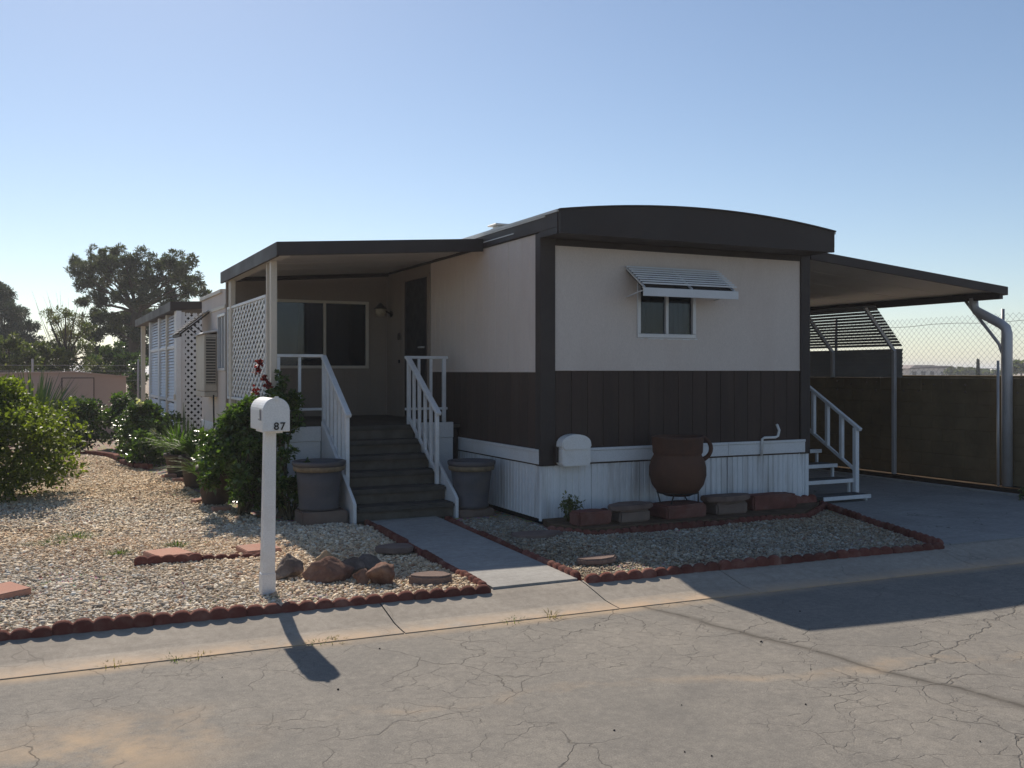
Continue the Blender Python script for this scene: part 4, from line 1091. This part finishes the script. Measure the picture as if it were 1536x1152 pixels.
p1 = scatter([(-2.2, kerbY(-2.2)+.05), (2.92, kerbY(2.92)+.05), (3.05, 9.6), (2.9, 9.85), (2.3, 10.4), (1.6, 10.4), (-2.2, 10.4)], .0215, .5, zf)
p2 = scatter([(-2.2, 10.4), (2.2, 10.4), (1.95, 12.5), (1.8, 15), (1.5, 17), (1.2, 18.5), (1.1, 20.2), (.2, 20.8), (-2.2, 21)], .030, .5, zf)
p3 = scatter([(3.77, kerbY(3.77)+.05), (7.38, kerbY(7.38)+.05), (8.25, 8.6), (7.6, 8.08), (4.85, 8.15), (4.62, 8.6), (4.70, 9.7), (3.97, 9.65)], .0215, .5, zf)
pebbles('gravel', p1, .0148, (1, .99, .96), 'tan river gravel covering the sunny front yard')
pebbles('gravel', p2, .0205, (1, .97, .90), 'tan river gravel stretching back along the shrubs', octa)
pebbles('gravel', p3, .0148, (.62, .63, .62), 'river gravel before the house, its tone darkened for shade', octa)  # same gravel, tone multiplied down to paint in the house's shade
# loose grit on the road
gp = []
for _ in range(20):
    x, y = random.uniform(-.3, 5.5), random.uniform(2.9, 5.8); gp.append((x, y, -.097))
v_, f_ = icosa(); gp = np.array(gp); n_ = len(gp)
V = v_[None]*RNG.uniform(.003, .0085, (n_, 1, 1))*RNG.uniform(.7, 1.2, (n_, 12, 1))+gp[:, None]
stuff(link('road_grit', np_mesh('road_grit', V.reshape(-1, 3), (f_[None]+(np.arange(n_)*12)[:, None, None]).reshape(-1, 3), 'grit', True)))

# ------------------------------------------------------------------ plants
def leaf_mesh(name, P, D, length, width, m, fold=.25, droop=.0):
    """one folded diamond leaf (2 quads' worth of triangles) per point; D: unit directions"""
    n = len(P)
    up = np.tile(np.array([0, 0, 1.]), (n, 1))+RNG.normal(0, .55, (n, 3))
    S = np.cross(D, up); S /= np.linalg.norm(S, axis=1, keepdims=True)+1e-9
    U = np.cross(S, D)
    l = length*RNG.uniform(.6, 1.3, (n, 1)); w = width*RNG.uniform(.7, 1.25, (n, 1))
    a = P; tip = P+D*l-np.array([0, 0, 1])*droop*l
    mid = P+D*l*.45
    r_ = mid+S*w+U*w*fold; q_ = mid-S*w+U*w*fold
    V = np.stack([a, r_, tip, q_], 1).reshape(-1, 3)
    i = np.arange(n)*4
    F_ = np.concatenate([np.stack([i, i+1, i+2], 1), np.stack([i, i+2, i+3], 1)])
    return np_mesh(name, V, F_, m)
def unit(n):
    d = RNG.normal(size=(n, 3)); return d/np.linalg.norm(d, axis=1, keepdims=True)
def clump_leaves(centers, radii, counts, squash=(1, 1, .8), shell=.55):
    P, D = [], []
    for c, r_, k in zip(centers, radii, counts):
        d = unit(k); rad = r_*(shell+(1-shell)*RNG.random((k, 1))**.6)*RNG.uniform(.55, 1.1, (k, 1))
        P.append(np.array(c)+d*rad*np.array(squash)); dd = d*.8+np.array([0, 0, .35])+RNG.normal(0, .5, (k, 3))
        D.append(dd/np.linalg.norm(dd, axis=1, keepdims=True))
    return np.concatenate(P), np.concatenate(D)
def shrub(name, label, base, rx_, ry_, h, m, nleaf, leaf, cat='shrub', group=None, nclump=46, low=.12, stems=9, cl=.30, flowers=None, aspect=.36, shape=1.0, seed=1, top=None):
    t = thing(name, label, cat, base, group)
    rr_ = random.Random(seed); bx_, by_, bz_ = base
    cs, rs = [], []
    for k in range(nclump):
        th = rr_.uniform(0, 2*math.pi); zz = rr_.random()**.85
        prof = math.sin(math.pi*min(1, .18+.80*zz)**shape)**.6
        rad = prof*(rr_.random()**.45)
        sc_ = rr_.uniform(.75, 1.12)
        cs.append((bx_+rx_*rad*math.cos(th)*sc_, by_+ry_*rad*math.sin(th)*sc_, bz_+h*(low+(1-low-.10)*zz*rr_.uniform(.86, 1.08))))
        rs.append(cl*min(rx_, h)*rr_.uniform(.55, 1.15))
    tot = sum(r_**2 for r_ in rs)
    P, D = clump_leaves(cs, rs, [max(6, int(nleaf*r_**2/tot)) for r_ in rs], shell=.35)
    k_ = P[:, 2] > bz_+.01; P, D = P[k_], D[k_]
    link('foliage', leaf_mesh('foliage', P, D, leaf, leaf*aspect, m, droop=.12), t)
    mb = MB()
    for k in range(stems):
        c = cs[rr_.randrange(len(cs))]; b0 = (bx_+rr_.uniform(-.12, .12)*rx_, by_+rr_.uniform(-.12, .12)*ry_, bz_-.04)
        mid = ((b0[0]*.6+c[0]*.4), (b0[1]*.6+c[1]*.4), b0[2]+(c[2]-b0[2])*.55)
        mb.tube([b0, mid, c], [.016, .011, .004], 5)
    mb.build('stem', 'stem', t)
    if flowers:
        fm, nf, fs, fl = flowers
        for k in range(nf):
            if fl: c = fl[k % len(fl)]
            else:
                c = cs[rr_.randrange(len(cs))]; c = (c[0]+rr_.uniform(-.1, .1), c[1]-.12, c[2]+.12)
            P = np.array(c)+RNG.normal(0, fs*.28, (34, 3)); d = unit(34)*.7+np.array([0, 0, .5]); d /= np.linalg.norm(d, axis=1, keepdims=True)
            link('flower', leaf_mesh('flower', P, d, fs*.7, fs*.32, fm), t)
    return t
def blades(name, label, base, n, length, width, m, spread=1.0, cat='plant', group=None, lift=.9, seed=1, spikes=False, base_r=.09):
    t = thing(name, label, cat, base, group); rr_ = random.Random(seed); mb = MB()
    for k in range(n):
        th = rr_.uniform(0, 2*math.pi); l = length*rr_.uniform(.65, 1.15); ou = spread*rr_.random()**.7
        b0 = Vector(base)+Vector((math.cos(th), math.sin(th), 0))*rr_.uniform(0, base_r)
        dirh = Vector((math.cos(th), math.sin(th), 0)); pts = []
        for j in range(5):
            f_ = j/4
            if spikes: p = b0+dirh*l*f_*ou+Vector((0, 0, l*f_*math.sqrt(max(.05, 1-min(ou, .98)**2))))
            else: p = b0+dirh*l*ou*(f_**1.3)+Vector((0, 0, l*lift*(f_-.62*ou*f_**2.4)))
            pts.append(p)
        s_ = Vector((-math.sin(th), math.cos(th), 0)); i = len(mb.v)
        for j, p in enumerate(pts):
            w_ = width*(1-.92*(j/4)**1.6)*(.6 if j == 0 else 1)
            mb.v += [tuple(p-s_*w_), tuple(p+Vector((0, 0, -w_*.3))), tuple(p+s_*w_)]
        for j in range(4):
            for q in (0, 1): mb.f.append((i+3*j+q, i+3*j+q+1, i+3*j+q+4, i+3*j+q+3))
    me = bpy.data.meshes.new('leaf_blades'); me.from_pydata(mb.v, [], mb.f); me.materials.append(M[m])
    link('leaf_blades', me, t); return t


shrub('bush', 'large yellow-green leafy bush spreading over the gravel', (-.72, 13.9, 0), 1.30, 1.15, 1.52, 'leaf_lime', 26000, .062, 'bush', nclump=150, low=.05, stems=16, cl=.24, seed=5, shape=.9)
shrub('bush', 'rounded dark green bush in front of the pink shed door', (.72, 21.6, 0), .62, .6, 1.05, 'leaf_dark', 3600, .085, 'bush', nclump=34, seed=6, cl=.34)
shrub('bush', 'light tipped green bush at back of the bed beside dark bush', (1.55, 22.0, 0), .55, .6, 1.10, 'leaf_rose', 3000, .085, 'bush', nclump=30, seed=16, cl=.34)
shrub('bush', 'broad glossy dark bush against the white louvred enclosure', (1.72, 18.5, 0), .60, .75, 1.10, 'leaf_dark', 5600, .085, 'bush', nclump=46, seed=7, cl=.32, flowers=('petal_white', 5, .09, None))
shrub('bush', 'small bush with pale leaf tips at the bend of bed edging', (1.62, 17.4, 0), .35, .35, .62, 'leaf_rose', 1300, .07, 'bush', nclump=18, seed=9, cl=.4)
shrub('bush', 'tall glossy rose shrub standing behind the mailbox', (2.02, 11.0, 0), .50, .46, 1.34, 'leaf_rose', 7800, .062, 'bush', nclump=64, seed=12, cl=.27, low=.1, stems=12)
shrub('climbing_rose', 'climbing rose with dark red blooms against the lattice and porch post', (2.42, 10.80, 0), .22, .2, 1.70, 'leaf_rose', 1900, .052, 'rose', nclump=30, seed=14, cl=.34, low=.45, stems=9,
      flowers=('petal_red', 6, .058, [(2.16, 10.72, 1.68), (2.13, 10.70, 1.60), (2.20, 10.66, 1.52), (2.24, 10.7, 1.44), (2.12, 10.8, 1.37), (2.30, 10.6, 1.22), (2.17, 10.75, 1.55)]))
shrub('bush', 'low rose foliage trailing against the white deck skirt', (2.44, 10.55, 0), .26, .24, .92, 'leaf_rose', 1500, .06, 'bush', nclump=20, seed=15, cl=.4, low=.1)
shrub('weed_plant', 'small feathery weed at the corner of the white skirting', (4.90, 8.72, .04), .14, .14, .30, 'leaf_olive', 420, .045, 'weed', nclump=16, seed=20, cl=.4, stems=8, aspect=.2)
# potted blade plants
def pot(x, y, rt, rb, h, label):
    t = thing('flower_pot', label, 'flower pot', (x, y, 0))
    MB().lathe([(rb, -.01), (rb*1.05, .02), (rt*.95, h*.82), (rt*1.06, h*.84), (rt*1.08, h), (rt*.95, h), (rt*.9, h*.9)], (x, y, 0), 24).build('body', 'pot_brown', t, smooth=True)
    MB().lathe([(rt*.9, h*.86), (rt*.9, h*.9)], (x, y, 0), 18).build('potting_soil', 'soil', t)
pot(1.90, 12.05, .22, .15, .46, 'tall brown pot in front of the rose shrub row')
pot(1.98, 14.1, .24, .17, .42, 'brown pot holding bright blade-leaf plant')
pot(1.92, 15.6, .22, .16, .34, 'brown pot at the far end beside glossy bush')
blades('blade_plant', 'bright green arching blade-leaf plant in the middle pot', (1.98, 14.1, .34), 190, .66, .015, 'leaf_blade', 1.0, 'plant', seed=2)
blades('blade_plant', 'blade-leaf plant in the far pot beside glossy bush', (1.90, 15.6, .28), 160, .66, .016, 'leaf_blade', 1.0, 'plant', seed=3)
blades('blade_plant', 'blade-leaf plant growing beside the cooler wall behind pots', (2.10, 13.2, 0), 140, .85, .015, 'leaf_blade', .9, 'plant', seed=8)
blades('agave_plant', 'dark spiky rosette plant in front of the lattice enclosure', (2.18, 17.0, .0), 60, .95, .03, 'leaf_yucca', .8, 'plant', seed=4, spikes=True)
shrub('pot_plant', 'leafy plant filling the tall brown pot', (1.90, 12.05, .40), .26, .24, .40, 'leaf_rose', 1500, .055, 'plant', nclump=20, seed=31, cl=.42, stems=5)
yu = blades('yucca', 'dark spiky yucca rising behind the big yellow-green bush', (-.10, 17.3, .55), 190, 1.05, .026, 'leaf_yucca', .8, 'yucca', seed=6, spikes=True)
MB().tube([(-.10, 17.3, -.05), (-.09, 17.28, .3), (-.10, 17.3, .62)], [.11, .09, .08], 8).build('trunk', 'bark', yu, smooth=True)
# grass tufts on the gravel and weeds in the gutter joint
for i, (x, y, n_, l_, lab) in enumerate(((.30, 10.2, 90, .11, 'wide low weed patch on gravel in front of big bush'), (.62, 9.15, 40, .08, 'small weed tuft between the big bush and pavers'), (1.12, 9.35, 45, .09, 'small weed tuft behind the end paver'), (.08, 9.95, 60, .09, 'sparse weed patch on gravel left of the tufts'))):
    wt_ = blades('weed_tuft', lab, (x, y, -.01), n_*2, l_*1.25, .005, 'weed_green', 1.1, 'weed', lift=.55, seed=40+i, base_r=.09+.10*(i in (0, 3)))
    stuff(wt_.children[0])
for i, x in enumerate((.38, .72, .86, 1.55, 1.66, 2.9, 3.18)):
    y = gutY(x)+.01
    gw_ = blades('gutter_weed', 'tiny weed growing in the joint between gutter and asphalt', (x, y, -.10), 26, .045 if i != 6 else .08, .003, 'weed_green' if i % 2 else 'leaf_dry', 1.2, 'weed', 'weeds in the gutter joint', lift=.7, seed=60+i)
    stuff(gw_.children[0])
shrub('weed_plant', 'small dry weed at the edge of the driveway slab', (11.0, 8.0, 0), .10, .10, .16, 'leaf_olive', 120, .04, 'weed', nclump=8, seed=21, cl=.5, stems=4)

# ------------------------------------------------------------------ trees
def tree(name, label, base, trunk_r, fork, clumps, m, leaf, dens, squash=(1, 1, .62), aspect=.16, cat='tree', group=None, seed=1, bark='bark', shell=.3):
    """clumps: (x, y, z, r) in metres; limbs grow from the fork to every clump"""
    t = thing(name, label, cat, base, group); rr_ = random.Random(seed)
    mb = MB(); b = Vector(base); fk = Vector(fork)
    pts = [b-Vector((0, 0, .2)), b.lerp(fk, .35)+Vector((rr_.uniform(-.1, .1), 0, 0)), b.lerp(fk, .7)+Vector((rr_.uniform(-.12, .12), rr_.uniform(-.1, .1), 0)), fk]
    mb.tube(pts, [trunk_r*1.15, trunk_r*.95, trunk_r*.82, trunk_r*.7], 10)
    mb.build('trunk', bark, t, smooth=True)
    mb = MB()
    for (x, y, z, r_) in clumps:
        c = Vector((x, y, z)); st = fk if z > fk.z-.3 else b.lerp(fk, max(.35, min(.95, (z-b.z)/(fk.z-b.z)*.85)))
        mid = st.lerp(c, .5)+Vector((rr_.uniform(-.2, .2), rr_.uniform(-.2, .2), rr_.uniform(.05, .3)))
        d = (c-st).length
        mb.tube([st, st.lerp(mid, .5)+Vector((0, 0, .06)), mid, c], [min(trunk_r*.42, .035+d*.016), .03+d*.010, .02+d*.006, .010], 6)
        for _ in range(3):
            e = c+Vector((rr_.uniform(-1, 1), rr_.uniform(-1, 1), rr_.uniform(-.4, .6)))*r_*.8
            mb.tube([mid.lerp(c, .7), e], [.014, .006], 4)
    mb.build('limbs', bark, t, smooth=True)
    cs, rs, ks = [], [], []
    for (x, y, z, r_) in clumps:
        n_ = 10
        for _ in range(n_):
            d = Vector((rr_.gauss(0, 1), rr_.gauss(0, 1), rr_.gauss(0, .8))).normalized()*r_*rr_.uniform(.2, 1.0)
            rs.append(r_*rr_.uniform(.24, .5)); cs.append((x+d.x, y+d.y, z+d.z*.75)); ks.append(max(8, int(dens*rs[-1]**2)))
    P, D = clump_leaves(cs, rs, ks, squash, shell)
    link('crown', leaf_mesh('crown', P, D, leaf, leaf*aspect, m), t)
    return t
rt_ = random.Random(3)
def px_clumps(lst, D, s=1.0, dz=1.6):
    out = []
    for (x, y, r_) in lst:
        d = D+rt_.uniform(-dz, dz); p = at(x, y, d); out.append((p.x, p.y, p.z, r_/1450*d*s))
    return out
TD = 45
big = [(152, 382, 13), (168, 378, 12), (186, 392, 16), (210, 396, 16), (236, 397, 15), (262, 396, 15), (282, 402, 13), (112, 397, 11), (122, 410, 13), (140, 404, 13), (160, 402, 16),
       (176, 418, 17), (206, 420, 18), (236, 420, 18), (266, 418, 16), (290, 420, 11), (300, 437, 11), (280, 438, 13), (124, 428, 10), (146, 430, 13), (252, 442, 14), (222, 444, 12),
       (128, 452, 9), (150, 452, 14), (180, 444, 11), (200, 455, 10), (148, 474, 17), (168, 480, 13), (196, 480, 19), (220, 476, 18), (148, 502, 18), (200, 505, 20), (224, 500, 18), (176, 498, 11),
       (144, 530, 18), (168, 536, 18), (196, 535, 20), (224, 530, 20), (160, 552, 16), (250, 462, 11)]
tb = at(206, 600, TD); tf = at(205, 470, TD)
tree('pine_tree', 'tall spreading dark pine rising behind the louvred enclosure', (tb.x, tb.y, 0), .34, (tf.x, tf.y, tf.z), px_clumps(big, TD, 1.5), 'leaf_pine', .14, 2700, squash=(1, 1, .85), aspect=.2, seed=4)
D2 = 52
left = [(-14, 440, 26), (8, 448, 24), (-4, 470, 30), (24, 470, 22), (36, 490, 20), (6, 500, 30), (28, 515, 26), (48, 515, 15), (-30, 480, 30), (-30, 520, 34), (2, 430, 12), (10, 535, 28), (44, 540, 20)]
tb = at(4, 600, D2); tf = at(4, 520, D2)
tree('conifer_tree', 'dense dark conical conifer at the edge of the yard', (tb.x, tb.y, 0), .3, (tf.x, tf.y, tf.z), px_clumps(left, D2, 1.1), 'leaf_cypress', .16, 2400, squash=(1, 1, .9), aspect=.16, seed=5)
D3 = 34
mid = [(70, 470, 7), (84, 480, 9), (98, 470, 9), (112, 478, 10), (92, 500, 13), (112, 505, 14), (80, 520, 13), (104, 530, 15), (126, 520, 13), (130, 495, 10), (66, 540, 13), (94, 545, 15), (120, 548, 15), (140, 545, 12)]
tb = at(100, 600, D3); tf = at(100, 545, D3)
wt = tree('willow_tree', 'wispy pale young tree with bare upright twigs beside pine', (tb.x, tb.y, 0), .09, (tf.x, tf.y, tf.z), px_clumps(mid, D3, 1.45, dz=.8), 'leaf_olive', .10, 2200, squash=(.8, .8, 1.2), aspect=.2, seed=6)
mb = MB(); r3 = random.Random(9)
for k in range(34):
    x0 = r3.uniform(85, 120); x1 = x0+r3.uniform(-45, 30); y1 = r3.uniform(432, 480)
    a, b = at(x0, 545, D3+r3.uniform(-.5, .5)), at(x1, y1, D3+r3.uniform(-.8, .8)); mid_ = a.lerp(b, .55)+Vector((r3.uniform(-.1, .1), 0, .1))
    mb.tube([a, mid_, b], [.014, .009, .003], 4)
mb.build('twigs', 'leaf_dry', wt)
for i, (x, y, D_, lst, mm, lab) in enumerate((
        (20, 545, 32, [(-14, 520, 22), (12, 514, 20), (32, 524, 20), (4, 540, 24), (28, 545, 22), (48, 536, 18), (-20, 545, 24)], 'leaf_olive', 'light green shrub behind the pink shed below the dark conifer'),
        (70, 550, 33, [(52, 540, 18), (70, 530, 18), (88, 536, 18), (60, 555, 18), (82, 556, 18)], 'leaf_olive', 'low pale green shrub behind the middle of pink shed'),
        (180, 548, 36, [(140, 545, 18), (158, 535, 18), (176, 530, 18), (194, 538, 18), (206, 545, 16), (150, 558, 18), (182, 556, 18)], 'leaf_dark', 'dark shrub behind the pink shed below the pine'),
        (204, 590, 31, [(200, 585, 16), (208, 600, 16), (196, 568, 14), (212, 566, 14), (206, 548, 12)], 'leaf_dark', 'dark shrub in the gap beside the louvred enclosure'))):
    tb = at(x, 600, D_); tf = at(x, y+6, D_)
    tree('background_shrub', lab, (tb.x, tb.y, 0), .05, (tf.x, tf.y, min(tf.z, .9)), px_clumps(lst, D_, dz=.5), mm, .11, 3200, squash=(1, 1, .8), aspect=.3, cat='shrub', seed=20+i)

# ------------------------------------------------------------------ pink shed, wire fence, far things
ps = thing('garden_shed', 'low pink stucco shed with plain door behind the shrubs', 'shed', (0, 27, 0))
MB().prism([(-4.2, -.02), (2.0, -.02), (2.0, 1.45), (.85, 1.565), (-.4, 1.55), (-4.2, 1.44)], 'y', 27, 29.2).build('wall', 'stucco_pink', ps)
MB().prism([(-4.25, 1.435), (-.4, 1.548), (.85, 1.567), (2.06, 1.448), (2.06, 1.475), (.85, 1.595), (-.4, 1.578), (-4.25, 1.468)], 'y', 26.94, 29.26).build('roof', 'stucco_pink', ps)
dd = MB().box(.50, 1.22, 26.97, 27.0, .02, 1.42).build('door', 'stucco_pink', ps)
MB().box(.475, .498, 26.975, 27.0, .02, 1.44).box(1.222, 1.24, 26.975, 27.0, .02, 1.44).box(.498, 1.222, 26.975, 27.0, 1.422, 1.44).build('door_gap', 'door_line', dd)
wf = thing('wire_fence', 'thin wire fence with posts running behind the pink shed', 'fence', (0, 30, 0))
for x in (-3, -.2, 2.55, 4.2):
    MB().tube([(x, 30, -.02), (x, 30, 1.95)], .03, 6).build('post', 'galv', wf)
for z in (1.35, 1.62, 1.78):
    MB().tube([(x_, 30, z-.02*math.sin(x_*2.1)**2) for x_ in np.linspace(-6, 4.3, 14)], .006, 4).build('strand', 'galv', wf)
# far houses, trees and a cypress on the plain beyond the wall
def far_house(px, D_, w_, h, lab):
    p = at(px, 557, D_); t = thing('distant_house', lab, 'house', (p.x, p.y, -.14))
    MB().box(p.x-w_/2, p.x+w_/2, p.y-4, p.y+4, -.2, h).build('wall', 'far_wall', t)
    MB().prism([(p.x-w_/2-.4, h), (p.x+w_/2+.4, h), (p.x+w_/2-1.5, h+.9), (p.x-w_/2+1.5, h+.9)], 'y', p.y-4.4, p.y+4.4).build('roof', 'far_roof', t)
    for k in range(3):
        x = p.x-w_*.32+k*w_*.32; MB().box(x-.7, x+.7, p.y-4.03, p.y-3.9, h-1.9, h-.7).build('window', 'interior_dark', t)
far_house(1366, 250, 10, 2.3, 'distant pale house farthest from the cypress beyond the wall')
far_house(1396, 262, 9, 2.2, 'distant pale house in the middle of the far row')
far_house(1424, 330, 8, 1.7, 'distant low house beside the far round tree')
for i, (px, D_, h, w_, mm, lab) in enumerate(((1441, 190, 2.0, 2.3, 'leaf_olive', 'distant round green tree beyond the block wall'), (1474, 210, 1.6, 3.0, 'leaf_olive', 'distant low bushes beyond the block wall by cypress'), (1532, 150, 3.2, 2.0, 'leaf_olive', 'distant leafy tree beyond the carport column'), (1500, 230, 1.6, 2.2, 'leaf_dark', 'distant dark low trees next to the fence post'))):
    p = at(px, 557, D_)
    tree('distant_tree', lab, (p.x, p.y, -.14), .16, (p.x, p.y, h*.45), [(p.x+rt_.uniform(-w_, w_)*.8, p.y+rt_.uniform(-w_, w_), h*rt_.uniform(.5, .92), w_*.42) for _ in range(9)], mm, .5, 260, aspect=.4, seed=30+i)
p = at(1467, 557, 95)
cy = thing('cypress_tree', 'narrow dark cypress standing beyond the wall and chain-link', 'tree', (p.x, p.y, -.14))
MB().tube([(p.x, p.y, -.2), (p.x, p.y, 2.4)], [.12, .03], 6).build('trunk', 'bark', cy)
zz = RNG.uniform(.1, 2.65, 2600); rad = .17*np.clip(1.25-zz/2.9, .25, 1)*RNG.uniform(.3, 1, 2600)**.5; th = RNG.uniform(0, 6.28, 2600)
P = np.stack([p.x+rad*np.cos(th), p.y+rad*np.sin(th), zz], 1); D_ = np.stack([np.cos(th)*.4, np.sin(th)*.4, np.ones(2600)], 1); D_ /= np.linalg.norm(D_, axis=1, keepdims=True)
link('crown', leaf_mesh('crown', P, D_, .2, .05, 'leaf_cypress'), cy)

# ------------------------------------------------------------------ dusty air
hm = bpy.data.materials.new('dusty_air'); hm.use_nodes = True; t = hm.node_tree; t.nodes.clear()
pv = t.nodes.new('ShaderNodeVolumePrincipled'); pv.inputs['Color'].default_value = (.93, .95, 1, 1)
pv.inputs['Density'].default_value = .0009; pv.inputs['Anisotropy'].default_value = .35
o = t.nodes.new('ShaderNodeOutputMaterial'); t.links.new(pv.outputs[0], o.inputs['Volume'])
M['dusty_air'] = hm
stuff(MB().box(-1850, 1850, -1250, 2650, -1.7, 10.5).build('haze', 'dusty_air'))
